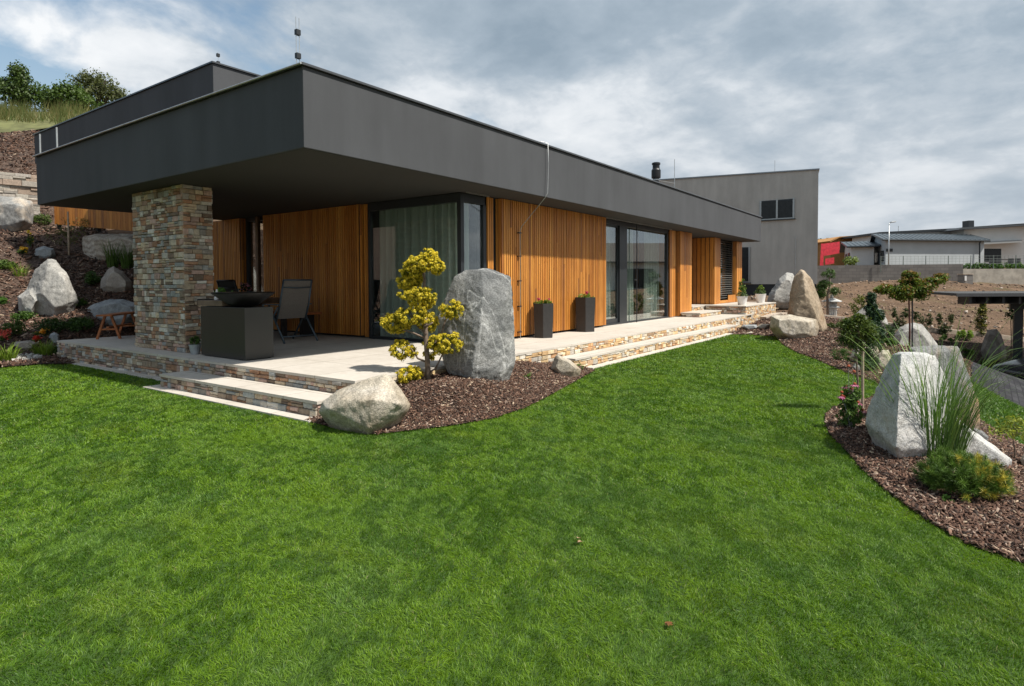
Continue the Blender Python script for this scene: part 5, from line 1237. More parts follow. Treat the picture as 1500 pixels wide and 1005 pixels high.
def chips(name, label, poly, zf, bins, size, pal, excl=(), off=0.006, tilt=0.45, asp=(0.13, 0.36), thick=0.12):
    Vn, Cn, Fn = [], [], []; o = 0
    for (P_, w, L) in scatter(bins):
        m = inpoly(P_, poly)
        for e in excl: m &= ~inpoly(P_, e)
        P_ = P_[m]; n = len(P_)
        if not n: continue
        s = size*L; a = rng.uniform(0, 2*pi, n); t1, t2 = rng.normal(0, tilt, n), rng.normal(0, tilt, n)
        X_ = np.stack([np.cos(a)*np.cos(t1), np.sin(a)*np.cos(t1), np.sin(t1)], 1); Y_ = np.stack([-np.sin(a)*np.cos(t2), np.cos(a)*np.cos(t2), np.sin(t2)], 1); Z_ = unit(np.cross(X_, Y_))
        l = (s*np.clip(rng.lognormal(0, 0.5, n), 0.3, 1.9))[:, None]; b = l*rng.uniform(*asp, (n, 1)); h = l*thick*rng.uniform(0.5, 1.4, (n, 1))
        c = np.column_stack([P_, zf(P_)+off+rng.uniform(-0.3, 0.9, n)*s*0.35])
        V = []
        for sz in (-1, 1):
            for sx, sy in ((-1, -1), (1, -1), (1, 1), (-1, 1)): V.append(c+X_*l*0.5*sx*rng.uniform(0.65, 1.0, (n, 1))+Y_*b*0.5*sy*rng.uniform(0.6, 1.0, (n, 1))+Z_*h*0.5*sz)
        V = np.stack(V, 1); Fb = np.array([(4, 5, 6, 7), (0, 1, 5, 4), (1, 2, 6, 5), (2, 3, 7, 6), (3, 0, 4, 7)])
        Fn.append((np.arange(n)[:, None, None]*8+Fb[None]).reshape(-1, 4)+o); Vn.append(V.reshape(-1, 3)); o += n*8
        cc = np.array(pal)[rng.choice(len(pal), n, p=[0.28, 0.30, 0.2, 0.12, 0.07, 0.03][:len(pal)])]*rng.uniform(0.7, 1.25, (n, 1)); Cn.append(np.repeat(cc, 8, 0))
    return npmesh(name, np.concatenate(Vn), np.concatenate(Fn), M['chip'], np.concatenate(Cn), kind='stuff', label=label, category='mulch')
BP = [(0.070, 0.033, 0.019), (0.115, 0.057, 0.034), (0.028, 0.014, 0.009), (0.18, 0.105, 0.07), (0.28, 0.205, 0.155), (0.42, 0.32, 0.22)]
chips('bark_mulch', 'brown bark chips around the golden tree', BEDA, zA, [(3, 5.5, 7800, 1, 1.0), (5.5, 9.5, 5200, 1, 1.1)], 0.028, BP)
chips('bark_mulch', 'brown bark chips of the bed on the right', BEDB, T, [(2.2, 4.5, 8500, 1, 1.0), (4.5, 8, 5200, 1, 1.1), (8, 14, 1700, 1, 1.5), (14, 22, 420, 1, 2.3)], 0.029, BP, excl=([tuple(p[:2]) for p in PARK], [tuple(p[:2]) for p in STRIP]), off=0.02)
chips('bark_mulch', 'brown bark chips on the slope left of the house', SLOPE, T, [(9, 14, 650, 1, 1.5), (14, 20, 330, 1, 1.9), (20, 36, 110, 1, 2.6)], 0.04, BP, off=0.05)
SOIL = [(p.x, p.y) for p in FAR]+[D(1900, 500, 24)[:2], D(1800, 420, 45)[:2], D(1195, 418, 47)[:2], D(1050, 440, 40)[:2], D(1080, 450, 20)[:2]]
chips('soil_clods', 'clods and stones scattered over the bare soil', [tuple(p) for p in SOIL], lambda P_: T(P_)-0.05, [(16, 28, 12, 1, 1.0), (28, 40, 7, 1, 1.2), (40, 50, 3, 1, 1.5)], 0.06, [(0.14, 0.09, 0.06), (0.17, 0.115, 0.075), (0.11, 0.075, 0.05), (0.21, 0.14, 0.095), (0.30, 0.21, 0.15), (0.42, 0.36, 0.30)], asp=(0.5, 0.9), thick=0.5, off=0.0)
gp = [tuple(D(*p)[:2]) for p in [(18, 522, 10.2), (60, 515, 10.6), (60, 505, 11), (20, 505, 11)]]
chips('gravel', 'patch of pale gravel in the flower bed beside the lawn', gp, lambda P_: T(P_), [(6, 20, 900, 1, 1)], 0.04, [(0.35, 0.33, 0.30), (0.45, 0.43, 0.40), (0.28, 0.26, 0.24), (0.5, 0.48, 0.44), (0.38, 0.33, 0.28), (0.6, 0.58, 0.55)], asp=(0.6, 0.95), thick=0.6, off=0.05)
# a few pale pebbles near kerbs and fallen leaves are part of the chips

# ------------------------------------------------------------------ terrace furniture
GB_ = empty('fire_bowl_grill', (0.56, 2.34, 0), label='black boxed garden grill with a wide flat fire bowl and wooden side shelf', cat='grill')
MB().box(0.36, 0.77, 1.80, 2.90, 0.012, 0.69).build('cabinet', M['box_metal'], GB_, bevel=0.004)
MB().box(0.39, 0.74, 1.83, 2.87, 0.001, 0.012).build('plinth', M['blackiron'], GB_)
cab = MB().box(0.352, 0.79, 2.33, 2.96, 0.70, 0.775).build('side_shelf', M['shelf_wood'], GB_, bevel=0.004)
MB().box(0.36, 0.76, 2.962, 2.99, 0.70, 0.79).build('shelf_handle', M['blackiron'], GB_, bevel=0.004)
bc = (0.57, 2.17)
MB().lathe((bc[0], bc[1], 0), [(0.10, 0.692), (0.15, 0.70), (0.20, 0.725), (0.30, 0.80), (0.395, 0.868), (0.40, 0.875), (0.385, 0.878), (0.15, 0.874), (0.12, 0.80), (0.01, 0.79)], 48).build('fire_bowl', M['blackiron'], GB_, smooth=True)
bpy.data.objects['fire_bowl'].modifiers.new('e', 'EDGE_SPLIT').split_angle = radians(35)
MB().lathe((bc[0], bc[1], 0), [(0.40, 0.879), (0.405, 0.884), (0.40, 0.889), (0.16, 0.889), (0.155, 0.879)], 48).build('hotplate', m_plain('oiled_steel', (0.035, 0.032, 0.03), 0.3, 0.8, 0.3, 5), GB_)
def pot(name, label, c, r0, r1, h, mat, cat='pot', group=None, n=24):
    o = empty(name, c, label=label, cat=cat, group=group)
    MB().lathe(c, [(r0, 0.001), (r0*1.02, 0.01), (r1, h*0.93), (r1*1.05, h*0.94), (r1*1.05, h), (r1*0.9, h), (r1*0.86, h*0.86), (0.001, h*0.86)], n).build('pot', mat, o, smooth=n > 10)
    if n > 10: o.children[0].modifiers.new('e', 'EDGE_SPLIT').split_angle = radians(35)
    return o
o = pot('potted_herb', 'bushy green herb pot standing on the grill shelf', Vector((0.62, 2.86, 0.775)), 0.035, 0.045, 0.07, M['blackiron'])
foliage('foliage', o, [((0.62, 2.86, 0.89), (0.07, 0.07, 0.06))], 26, 0.025, 14, 0.035, (0.05, 0.12, 0.02), (0.15, 0.30, 0.05), aspect=0.7, shell=0.3)
o = pot('potted_herb', 'second small herb standing right behind the shelf bottle', Vector((0.68, 2.62, 0.775)), 0.03, 0.04, 0.05, M['blackiron'])
foliage('foliage', o, [((0.68, 2.62, 0.85), (0.045, 0.045, 0.04))], 20, 0.02, 12, 0.03, (0.05, 0.12, 0.02), (0.15, 0.30, 0.05), aspect=0.7, shell=0.3)
MB().lathe((0.50, 2.72, 0.775), [(0.038, 0.001), (0.036, 0.02), (0.012, 0.13), (0.010, 0.15), (0.001, 0.152)], 16).build('grater', M['white'], smooth=True, label='white cone shaped shaker standing on the grill shelf', category='shaker')
o = pot('potted_plant', 'zinc pot with small green plant between stone pillar and grill', Vector(Z(286, 519)), 0.055, 0.08, 0.14, M['pot_zinc'])
g = Z(286, 519); foliage('foliage', o, [((g.x, g.y, 0.19), (0.075, 0.075, 0.06))], 30, 0.025, 14, 0.03, (0.04, 0.09, 0.02), (0.14, 0.24, 0.05), shell=0.3)

TB = empty('dining_table', (2.4, 5.2, 0), label='dark oiled wooden dining table under the roof overhang', cat='table')
MB().box(2.05, 2.78, 4.35, 6.15, 0.70, 0.74).build('tabletop', M['wood_dark'], TB, bevel=0.004)
MB().box(2.12, 2.71, 4.43, 6.07, 0.64, 0.699).build('apron', M['wood_dark'], TB)
for x in (2.09, 2.66):
    for y in (4.40, 6.02): MB().box(x, x+0.08, y, y+0.08, 0.001, 0.699).build('leg', M['blackiron'], TB)
BN = empty('bench', (3.08, 5.0, 0), label='low wooden bench with dark legs against the larch wall', cat='bench')
MB().box(2.92, 3.26, 4.05, 5.95, 0.42, 0.46).build('seat', M['wood_red'], BN, bevel=0.004)
for y in (4.25, 5.7): MB().box(2.95, 3.23, y, y+0.07, 0.001, 0.419).build('leg', M['blackiron'], BN)
# folding high back chair, facing local +y
def make_chair(label, fm, cm):
    t = empty('folding_chair', (0, 0, 0), label=label, cat='chair')
    bk = MB()
    for s in (-1, 1):
        x = s*0.27; bk.tube([(x, 0.02, 0.36), (x, -0.10, 0.62), (x*0.97, -0.22, 1.06)], 0.016, 8)
    bk.tube([(-0.26, -0.225, 1.06), (0.26, -0.225, 1.06)], 0.014, 8); bk.tube([(-0.27, -0.19, 0.94), (0, -0.21, 0.925), (0.27, -0.19, 0.94)], 0.011, 8)
    bk.build('back_frame', fm, t, smooth=True, local=True)
    MB().add([(-0.25, 0.0, 0.40), (0.25, 0.0, 0.40), (0.25, -0.10, 0.64), (-0.25, -0.10, 0.64), (-0.25, -0.20, 0.99), (0.25, -0.20, 0.99), (0.25, -0.215, 1.05), (-0.25, -0.215, 1.05),
              (-0.25, 0.006, 0.40), (0.25, 0.006, 0.40), (0.25, -0.094, 0.64), (-0.25, -0.094, 0.64), (-0.25, -0.194, 0.99), (0.25, -0.194, 0.99), (0.25, -0.209, 1.05), (-0.25, -0.209, 1.05)],
             [(0, 1, 2, 3), (3, 2, 5, 4), (4, 5, 6, 7), (9, 8, 11, 10), (10, 11, 12, 13), (13, 12, 15, 14), (0, 8, 9, 1), (7, 6, 14, 15), (0, 3, 11, 8), (1, 9, 10, 2)]).build('backrest', cm, t, local=True)
    MB().box(-0.24, 0.24, 0.0, 0.46, 0.415, 0.423).build('seat', cm, t, local=True)
    sf = MB()
    for s in (-1, 1): sf.tube([(s*0.26, 0.0, 0.41), (s*0.26, 0.48, 0.43)], 0.015, 8)
    sf.tube([(-0.26, 0.48, 0.43), (0.26, 0.48, 0.43)], 0.013, 8); sf.build('seat_frame', fm, t, smooth=True, local=True)
    for s in (-1, 1):
        MB().tube([(s*0.31, -0.30, 0.012), (s*0.30, 0.20, 0.63)], [0.018, 0.016], 8).build('leg', fm, t, smooth=True, local=True)
        MB().tube([(s*0.285, 0.44, 0.012), (s*0.285, -0.06, 0.60)], [0.018, 0.016], 8).build('leg', fm, t, smooth=True, local=True)
        MB().box(s*0.30-0.025, s*0.30+0.025, -0.12, 0.34, 0.635, 0.655).build('armrest', fm, t, local=True, bevel=0.006)
    MB().tube([(-0.31, -0.22, 0.11), (0.31, -0.22, 0.11)], 0.014, 8).build('stretcher', fm, t, smooth=True, local=True)
    return t
ch = make_chair('grey folding garden chair with taupe mesh back facing the table', M['grey_metal'], M['mesh_fabric'])
ch.location = (2.30, 3.62, 0); ch.rotation_euler.z = radians(-4)
cb = make_chair('black garden chair at the near left side of the table', M['blackiron'], M['black_fabric'])
cb.location = (2.0, 4.78, 0); cb.rotation_euler.z = radians(-88)
cc_ = copy_tree(cb); cc_.location = (2.0, 5.55, 0); cc_['label'] = 'black garden chair at the far left side of the table'
o = pot('flower_vase', 'small white pot with pink and white flowers on the dining table', Vector((2.25, 4.95, 0.74)), 0.035, 0.05, 0.10, M['pot_white'], cat='vase')
foliage('foliage', o, [((2.25, 4.95, 0.95), (0.11, 0.11, 0.09))], 20, 0.03, 10, 0.04, (0.02, 0.04, 0.015), (0.06, 0.1, 0.03), tip=(0.62, 0.26, 0.34), tp=0.4, aspect=0.7, shell=0.2)
MB().lathe((2.14, 5.0, 0.74), [(0.03, 0.001), (0.032, 0.11), (0.012, 0.15), (0.012, 0.17), (0.001, 0.17)], 14).build('bottle', M['pot_zinc'], smooth=True, label='little grey bottle left of the flower pot on the dining table', category='bottle')
# trestle bench
ta, tb_ = Z(158, 497), Z(205, 487); ta.z = tb_.z = 0; u = (tb_-ta); u.z = 0; u.normalize(); v = Vector((-u.y, u.x, 0))
TBN = empty('trestle_bench', ta, label='small reddish wooden trestle bench left of the stone pillar', cat='bench')
MB().obox(ta-u*0.14-v*0.13+Vector((0, 0, 0.425)), u*1.35, v*0.26, (0, 0, 0.028)).build('seat', M['wood_red'], TBN, bevel=0.003)
for e in (0.04, 1.02):
    m = MB()
    for s in (-1, 1): m.beam(ta+u*e+v*0.19*s+Vector((0, 0, 0.0)), ta+u*e+v*0.05*s+Vector((0, 0, 0.425)), 0.035, 0.05, up=u)
    m.beam(ta+u*e-v*0.13+Vector((0, 0, 0.18)), ta+u*e+v*0.13+Vector((0, 0, 0.18)), 0.03, 0.03); m.build('trestle', M['wood_red'], TBN)
MB().obox(ta+u*0.0-v*0.02+Vector((0, 0, 0.20)), u*1.1, v*0.04, (0, 0, 0.03)).build('stretcher', M['wood_red'], TBN)
# hexagonal planters
for i, (bx, by, d, lb) in enumerate([(806.5, 495, 0, 'tall black hexagonal planter with pink flower nearer the lightning cable'), (867, 486, 0, 'tall black hexagonal planter with pink flower nearer the sliding door')]):
    g = Z(bx, by); g.z = 0; g = g+Vector((0.02, 0.16, 0)); g.y = min(g.y, 0.42); d = (g-Vector(CAM)).dot(Vector(FW)); r = 16.5*d/FPX*1.02; h = 52*d/FPX*0.96
    o = empty('planter', g, label=lb, cat='planter', group='black planters by the cladding')
    MB().lathe(g, [(r*0.88, 0.002), (r*0.98, h), (r*0.90, h), (r*0.88, h-0.05), (0.001, h-0.05)], 6).build('pot', M['planter'], o)
    MB().lathe(g, [(r*0.87, h-0.045), (0.001, h-0.035)], 6).build('soil', M['soilpot'], o)
    foliage('foliage', o, [(tuple(g+Vector((0, 0, h+0.01))), (r*0.75, r*0.75, 0.05))], 34, 0.03, 12, 0.035, (0.08, 0.15, 0.02), (0.26, 0.36, 0.05), shell=0.3)
    for q in range(2):
        fp = g+RH*(-0.08+0.18*q if i == 0 else 0.03)+Vector((0, 0, h+0.075+0.03*i-0.02*q)); V, F_, c_ = leaves(np.tile(np.array(tuple(fp)), (26, 1))+rng.normal(size=(26, 3))*0.013, rng.normal(size=(26, 3)), 0.028, 0.8, pick(26, (0.55, 0.04, 0.16), (0.75, 0.12, 0.28)))
        npmesh('flower', V, F_, M['petal'], c_, o)
        if q == 0: break_ = 0
# white pots on the plinth
for i, (bx, by, w) in enumerate([(1087, 447, 7.6), (1114, 443.5, 7.4)]):
    g = Z(bx, by, 0.26); g.z = 0.26; d = (g-Vector(CAM)).dot(Vector(FW)); k = d/FPX
    o = pot('white_pot', ('white pot with a tall bushy plant at the wood clad corner', 'white pot with grey green tufts nearer the lawn rocks')[i], g, w*k*0.72, w*k, 13*k, M['pot_white'], group='white pots on the plinth')
    foliage('foliage', o, [(tuple(g+Vector((0, 0, 15*k))), (8*k, 8*k, 4.5*k))], 40, 0.05, 14, 0.06, (0.07, 0.12, 0.05), (0.18, 0.26, 0.11), aspect=0.25, shell=0.3, updraft=0.8)
    foliage('foliage', o, [(tuple(g+Vector((0, 0, (26 if i == 0 else 19)*k))), ((4 if i == 0 else 1.5)*k, 4*k, (13 if i == 0 else 6)*k))], 26, 0.07, 14, 0.07, (0.08, 0.14, 0.02), (0.20, 0.30, 0.05), aspect=0.35, shell=0.2, updraft=0.6)

# ------------------------------------------------------------------ stone lantern
d = gd(1218, 466, 19); g = onT(1218, 466, d); k = d/FPX
SLN = empty('stone_lantern', g, label='pale granite Japanese lantern with a wide flat roof', cat='lantern')
rz = 0.35
def rbox(mb, cx, cy, z0, z1):
    q = [Vector((cos(rz), sin(rz), 0))*sx*cx+Vector((-sin(rz), cos(rz), 0))*sy*cy for sx, sy in ((-1, -1), (1, -1), (1, 1), (-1, 1))]
    mb.prism([(g.x+p.x, g.y+p.y) for p in q], g.z+z0*k, g.z+z1*k)
m = MB(); rbox(m, 8*k, 8*k, -2, 2); m.build('base', M['lantern'], SLN, bevel=0.01)
m = MB()
for s1 in (-1, 1):
    for s2 in (-1, 1):
        c = Vector((cos(rz), sin(rz), 0))*s1*4.2*k+Vector((-sin(rz), cos(rz), 0))*s2*4.2*k; m.box(g.x+c.x-1.7*k, g.x+c.x+1.7*k, g.y+c.y-1.7*k, g.y+c.y+1.7*k, g.z+2.02*k, g.z+15*k)
rbox(m, 3.2*k, 3.2*k, 2.01, 14.8)
m.build('shaft', M['lantern'], SLN, bevel=0.006)
m = MB(); rbox(m, 8.5*k, 8.5*k, 15.05, 17.5); m.build('platform', M['lantern'], SLN, bevel=0.012)
m = MB()
for s1 in (-1, 1):
    for s2 in (-1, 1):
        c = Vector((cos(rz), sin(rz), 0))*s1*5*k+Vector((-sin(rz), cos(rz), 0))*s2*5*k; m.cyl((g.x+c.x, g.y+c.y, g.z+17.52*k), (g.x+c.x, g.y+c.y, g.z+24*k), 1.1*k)
rbox(m, 2.6*k, 2.6*k, 17.51, 23.8)
m.build('fire_box', M['lantern'], SLN)
m = MB().lathe(g, [(17*k, 24.1*k), (17.3*k, 25*k), (11*k, 27*k), (5*k, 29*k), (2*k, 29.6*k)], 4); m.build('roof', M['lantern'], SLN, bevel=0.012)
m = MB().lathe(g, [(2.6*k, 29.7*k), (2.8*k, 31*k), (2*k, 31.5*k), (2.2*k, 33.5*k), (0.5*k, 34.5*k)], 14); m.build('finial', M['lantern'], SLN, smooth=True)

# ------------------------------------------------------------------ grey building
A = D(1199, 250, 32); A.z = 0; top = 6.82
B = A+Vector((-0.6, 34, 0)); Cq = B+Vector((12, 1, 0)); Dq = A+Vector((14, 2.8, 0))
GBD = empty('grey_building', A, label='plain two storey grey plastered building with a sloping flat roof line', cat='building')
ztop = lambda p: top+0.035*(p[1]-A.y)
wl_ = MB(); wl_.prism([(A.x, A.y), (Dq.x, Dq.y), (Cq.x, Cq.y), (B.x, B.y)], 0.84, ztop).build('wall', M['concrete_house'], GBD)
e = [(A.x-0.06, A.y-0.06), (Dq.x, Dq.y-0.1), (Cq.x, Cq.y), (B.x-0.06, B.y)]
MB().prism(e, lambda p: ztop(p)+0.003, lambda p: ztop(p)+0.07).build('roof_edge', M['coping_light'], GBD)
MB().prism([(A.x+0.04, A.y+0.04), (Dq.x, Dq.y+0.04), (Cq.x, Cq.y), (B.x+0.04, B.y)], -1.5, 0.839).build('plinth', M['anthracite'], GBD)
def gwin(px0, px1, py0, py1, mull, name='window', col='rail'):
    # surveyed on the facade plane
    def on(px, py):
        n_ = Vector((B-A)).cross(Vector((0, 0, 1))).normalized(); q = Vector(ray(px, py)); t_ = (A-Vector(CAM)).dot(n_)/q.dot(n_); return Vector(CAM)+q*t_
    p = on(px0, py1); q = on(px1, py1); t_ = on(px1, py0); u_ = (p-q); u_.z = 0; L_ = u_.length; u_.normalize(); z0, z1 = q.z, t_.z; n_ = Vector((-abs(u_.y), u_.x, 0)).normalized()
    o_ = Vector((q.x, q.y, z0)); R_ = MB().obox(o_+n_*0.004, u_*L_, n_*0.02, (0, 0, z1-z0)).build(name, M['anthracite'], GBD)
    f_ = MB()
    for a_ in [0, L_-0.09]+([L_*0.5-0.05] if mull else []): f_.obox(o_+u_*a_+n_*0.026, u_*0.09, n_*0.05, (0, 0, z1-z0))
    f_.obox(o_+n_*0.026+u_*0.09, u_*(L_-0.18), n_*0.03, (0, 0, 0.06)); f_.build('frame', M[col], R_)
    MB().obox(o_+n_*0.027+Vector((0, 0, 0.1)), u_*L_, n_*0.004, (0, 0, z1-z0-0.16)).build('pane', M['darkwin'], R_)
    MB().obox(o_-u_*0.05+n_*0.004-Vector((0, 0, 0.05)), u_*(L_+0.1), n_*0.1, (0, 0, 0.05)).build('sill', M['anthracite'], R_)
gwin(1113, 1164, 291, 320, True); gwin(1080, 1099, 362, 414, False)
p = YP(1186, 372, A.y+1.0); MB().cyl((A.x-0.08, A.y+1.05, 0.6), (A.x-0.08, A.y+1.05, 3.4), 0.02).build('conductor', M['galv'], GBD)
MB().cyl((A.x+0.2, A.y+2.2, 6.9), (A.x+0.2, A.y+2.2, 7.6), 0.012).build('rod', M['galv'], GBD)

# ------------------------------------------------------------------ walls, houses and lamp beyond
def wallseg(name, pa, pb, z0, zt, th, mat, label, cat='wall'):
    a_, b_ = Vector(pa), Vector(pb); u_ = Vector((b_.x-a_.x, b_.y-a_.y, 0)); n_ = FH*th
    return MB().obox((a_.x, a_.y, z0), u_, n_, (0, 0, zt-z0)).build(name, mat, label=label, category=cat)
WA, WBp, WC = D(1150, 390, 50), D(1411, 390, 47), D(1640, 390, 47)
wallseg('block_wall', WA, WBp, -0.5, 2.25, 0.3, M['block'], 'long grey concrete block retaining wall behind the bare soil')
wallseg('block_wall', WBp+FH*0.3, WC+FH*0.3, -0.5, 1.88, 0.3, M['block_pale'], 'lower pale concrete retaining wall topped with green planting at the right edge')
wallseg('block_wall', D(1560, 388, 62), D(1196, 388, 66), 1.5, 2.35, 0.3, M['block'], 'far garden wall in front of the red netting')
uc = onT(1411, 421, 38); k = 38/FPX
o = empty('utility_box', uc, label='small grey utility cabinet with white meter box at the corner of the block wall', cat='utility box')
MB().obox(uc-Vector((0, 0, 0.5)), RH*14*k, FH*0.5, (0, 0, 0.5+12*k)).build('cabinet', M['block'], o); MB().obox(uc+Vector((0, 0, 12.1*k))-RH*0.03-FH*0.03, RH*15*k, FH*0.56, (0, 0, 0.05)).build('lid', M['kerb'], o)
MB().obox(uc-FH*0.06+RH*0.05+Vector((0, 0, 3*k)), RH*2.5*k, FH*0.055, (0, 0, 7*k)).build('meter_box', M['white'], o)
fo = empty('wire_fence', D(1384, 392, 48), label='thin wire mesh fence with grey posts on top of the retaining walls', cat='fence')
fm = MB(); pm = MB()
for px in range(1290, 1640, 33):
    p = D(px, 390, 48.2 if px < 1411 else 47.6); MB().cyl((p.x, p.y, 1.7), (p.x, p.y, 2.95), 0.03, 0.03, 6).build('post', M['fencewire'], fo)
for z_ in np.arange(2.3, 2.95, 0.2): fm.tube([tuple(Vector((D(1290, 390, 48.2).x, D(1290, 390, 48.2).y, z_))), tuple(Vector((D(1640, 390, 47.4).x, D(1640, 390, 47.4).y, z_)))], 0.008, 4)
for px in np.arange(1290, 1640, 5.5):
    p = D(px, 390, 48.2-0.8*(px-1290)/350); fm.tube([(p.x, p.y, 2.0), (p.x, p.y, 2.93)], 0.006, 4)
fm.build('mesh', M['fencewire'], fo)
hb = []
for px in np.arange(1416, 1620, 11): p = D(px, 392, 48.6); hb.append(((p.x, p.y, 2.05), (0.45, 0.35, 0.28)))
o = empty('planting', hb[0][0], label='green planting along the top of the pale retaining wall', cat='hedge'); foliage('foliage', o, hb, 18, 0.16, 14, 0.16, (0.04, 0.09, 0.02), (0.10, 0.19, 0.04), shell=0.3)
PZ = 2.2
def house(label, fl, fr, bl, z0, wall_z, ridge_z, wallm, roofm, over=0.5, roof_over=None, wins=(), ridge=0.5, seams=0, name='house', group='houses beyond the wall'):
    """front left, front right, back left ground corners; mono pitch from the front eave up to the back"""
    fl, fr, bl = [Vector((p.x, p.y, z0)) for p in (fl, fr, bl)]; u_ = fr-fl; v_ = bl-fl; br_ = fl+u_+v_
    o = empty(name, fl, label=label, cat='house', group=group)
    H = wall_z-z0; R_ = ridge_z-z0; up_ = Vector((0, 0, 1))
    mr = fl+v_*ridge; w_ = MB()
    w_.add([fl, fr, br_, bl, fl+up_*H, fr+up_*H, br_+up_*H, bl+up_*H, fl+v_*ridge+up_*R_, fr+v_*ridge+up_*R_], [(0, 3, 2, 1), (0, 1, 5, 4), (2, 3, 7, 6), (1, 2, 6, 9, 5), (3, 0, 4, 8, 7), (4, 5, 9, 8), (6, 7, 8, 9)]); w_.build('wall', wallm, o)
    un, vn = u_.normalized(), v_.normalized(); sl_ = (R_-H)/(v_.length*ridge); slb = (R_-H)/(v_.length*(1-ridge)+1e-6)
    rf = MB(); e0 = fl-un*over-vn*over+up_*(H-sl_*over+0.03); e1 = fr+un*over-vn*over+up_*(H-sl_*over+0.03); r0 = fl+v_*ridge-un*over+up_*(R_+0.03); r1 = fr+v_*ridge+un*over+up_*(R_+0.03)
    b0 = bl-un*over+vn*over+up_*(H-slb*over+0.03); b1 = b0+u_+un*over*2; t_ = up_*0.16
    rf.add([e0, e1, r1, r0, e0+t_, e1+t_, r1+t_, r0+t_], [(0, 3, 2, 1), (4, 5, 6, 7), (0, 1, 5, 4), (1, 2, 6, 5), (2, 3, 7, 6), (3, 0, 4, 7)])
    rf.add([r0, r1, b1, b0, r0+t_, r1+t_, b1+t_, b0+t_], [(0, 3, 2, 1), (4, 5, 6, 7), (0, 1, 5, 4), (1, 2, 6, 5), (2, 3, 7, 6), (3, 0, 4, 7)])
    ro = rf.build('roof', roofm, o)
    if seams:
        sm_ = MB()
        for i in range(seams+1): f_ = i/seams; sm_.beam(e0.lerp(e1, f_)+t_+up_*0.02, r0.lerp(r1, f_)+t_+up_*0.02, 0.05, 0.05)
        sm_.build('standing_seam', roofm, ro)
        MB().cyl(e0-vn*0.06+up_*0.05, e1-vn*0.06+up_*0.05, 0.07, 0.07, 8).build('gutter', M['anthracite'], ro)
    for (face, a_, b_, za, zb) in wins:
        base, dirv, ln, nn = (fl, un, u_.length, -vn) if face == 'f' else (fl, vn, v_.length, -un)
        q0 = base+dirv*ln*a_+up_*za; wd = ln*(b_-a_); nn = Vector((nn.x, nn.y, 0))
        fr_ = MB().obox(q0+nn*0.003, dirv*wd, nn*0.05, up_*(zb-za)).build('window', M['anthracite'], o)
        MB().obox(q0+nn*0.055+dirv*0.06+up_*0.06, dirv*(wd-0.12), nn*0.006, up_*(zb-za-0.12)).build('pane', M['darkwin'], fr_)
    return o
house('pale grey bungalow with blue grey standing seam roof and a blank long wall', D(1297, 388, 60), D(1441, 388, 62), D(1279, 388, 67), PZ-0.3, 4.95, 5.85, M['house_grey'], M['seam'], wins=[('f', 0.005, 0.07, 1.95, 2.25), ('s', 0.12, 0.38, 1.0, 2.1), ('s', 0.58, 0.82, 1.0, 2.1)], ridge=0.8, seams=22)
# taller white rear part of the same property with clerestory
o = empty('house', D(1292, 388, 70), label='white house part with long dark flat roof rising behind the blue grey roof', cat='house', group='houses beyond the wall')
def pxslab(o, nm, pts, d, th, mat):
    Pp = [D(x, y, dd) for x, y, dd in pts]; MB().add(Pp+[p+FH*th for p in Pp], [tuple(range(len(Pp)))[::-1], tuple(range(len(Pp), 2*len(Pp)))]+[(i, (i+1) % len(Pp), len(Pp)+(i+1) % len(Pp), len(Pp)+i) for i in range(len(Pp))]).build(nm, mat, o)
pxslab(o, 'wall', [(1291, 392, 70), (1291, 343, 70), (1413, 337, 70), (1413, 392, 70)], 70, 6, M['house_white'])
pxslab(o, 'roof', [(1288, 343, 69.5), (1288, 340, 69.5), (1415, 333.5, 69.5), (1415, 337, 69.5)], 70, 8, M['anthracite'])
o = empty('house', D(1405, 388, 68), label='white house with dark patio windows, awning and chimney at the right edge', cat='house', group='houses beyond the wall')
pxslab(o, 'wall', [(1412, 392, 68), (1412, 336, 68), (1640, 322, 66), (1640, 392, 66)], 68, 8, M['house_white'])
pxslab(o, 'roof', [(1404, 336.5, 67), (1410, 333, 67), (1640, 318, 65), (1640, 322, 65)], 68, 10, M['anthracite'])
pxslab(o, 'chimney', [(1419, 334, 70), (1419, 323, 70), (1427, 323, 70), (1427, 334, 70)], 70, 1, M['anthracite'])
pxslab(o, 'awning', [(1440, 358, 66), (1443, 354, 67.8), (1497, 350.5, 67.5), (1497, 355, 65.7)], 68, 0.12, M['rail'])
for x0, x1, y0, y1 in ((1440, 1470, 363, 385), (1480, 1499, 361, 378), (1520, 1550, 360, 384)):
    Pq = [D(x0, y1, 67.75), D(x1, y1, 67.5), D(x1, y0, 67.5), D(x0, y0, 67.75)]
    fr_ = MB().add(Pq+[p+FH*0.1 for p in Pq], [(0, 1, 2, 3), (7, 6, 5, 4), (0, 4, 5, 1), (1, 5, 6, 2), (2, 6, 7, 3), (3, 7, 4, 0)]).build('window', M['anthracite'], o)
    c_ = sum(Pq, Vector())/4; Pi = [c_+(p-c_)*0.88-FH*0.02 for p in Pq]
    MB().add(Pi+[p+FH*0.015 for p in Pi], [(0, 1, 2, 3), (7, 6, 5, 4), (0, 4, 5, 1), (1, 5, 6, 2), (2, 6, 7, 3), (3, 7, 4, 0)]).build('pane', M['darkwin'], fr_)
MB().tube([D(1437, 353, 61.4), D(1435, 356, 61.5), D(1435, 388, 61.5)], 0.07, 8).build('downpipe', M['anthracite'], o)
house('small white bungalow with blue grey roof beside the orange board building', D(1247, 390, 64), D(1280, 390, 63), D(1237, 390, 70), PZ-0.3, 4.5, 5.2, M['house_white'], M['seam'], wins=[('s', 0.2, 0.45, 1.0, 2.1), ('s', 0.6, 0.85, 1.0, 2.1)], ridge=0.8, seams=7)
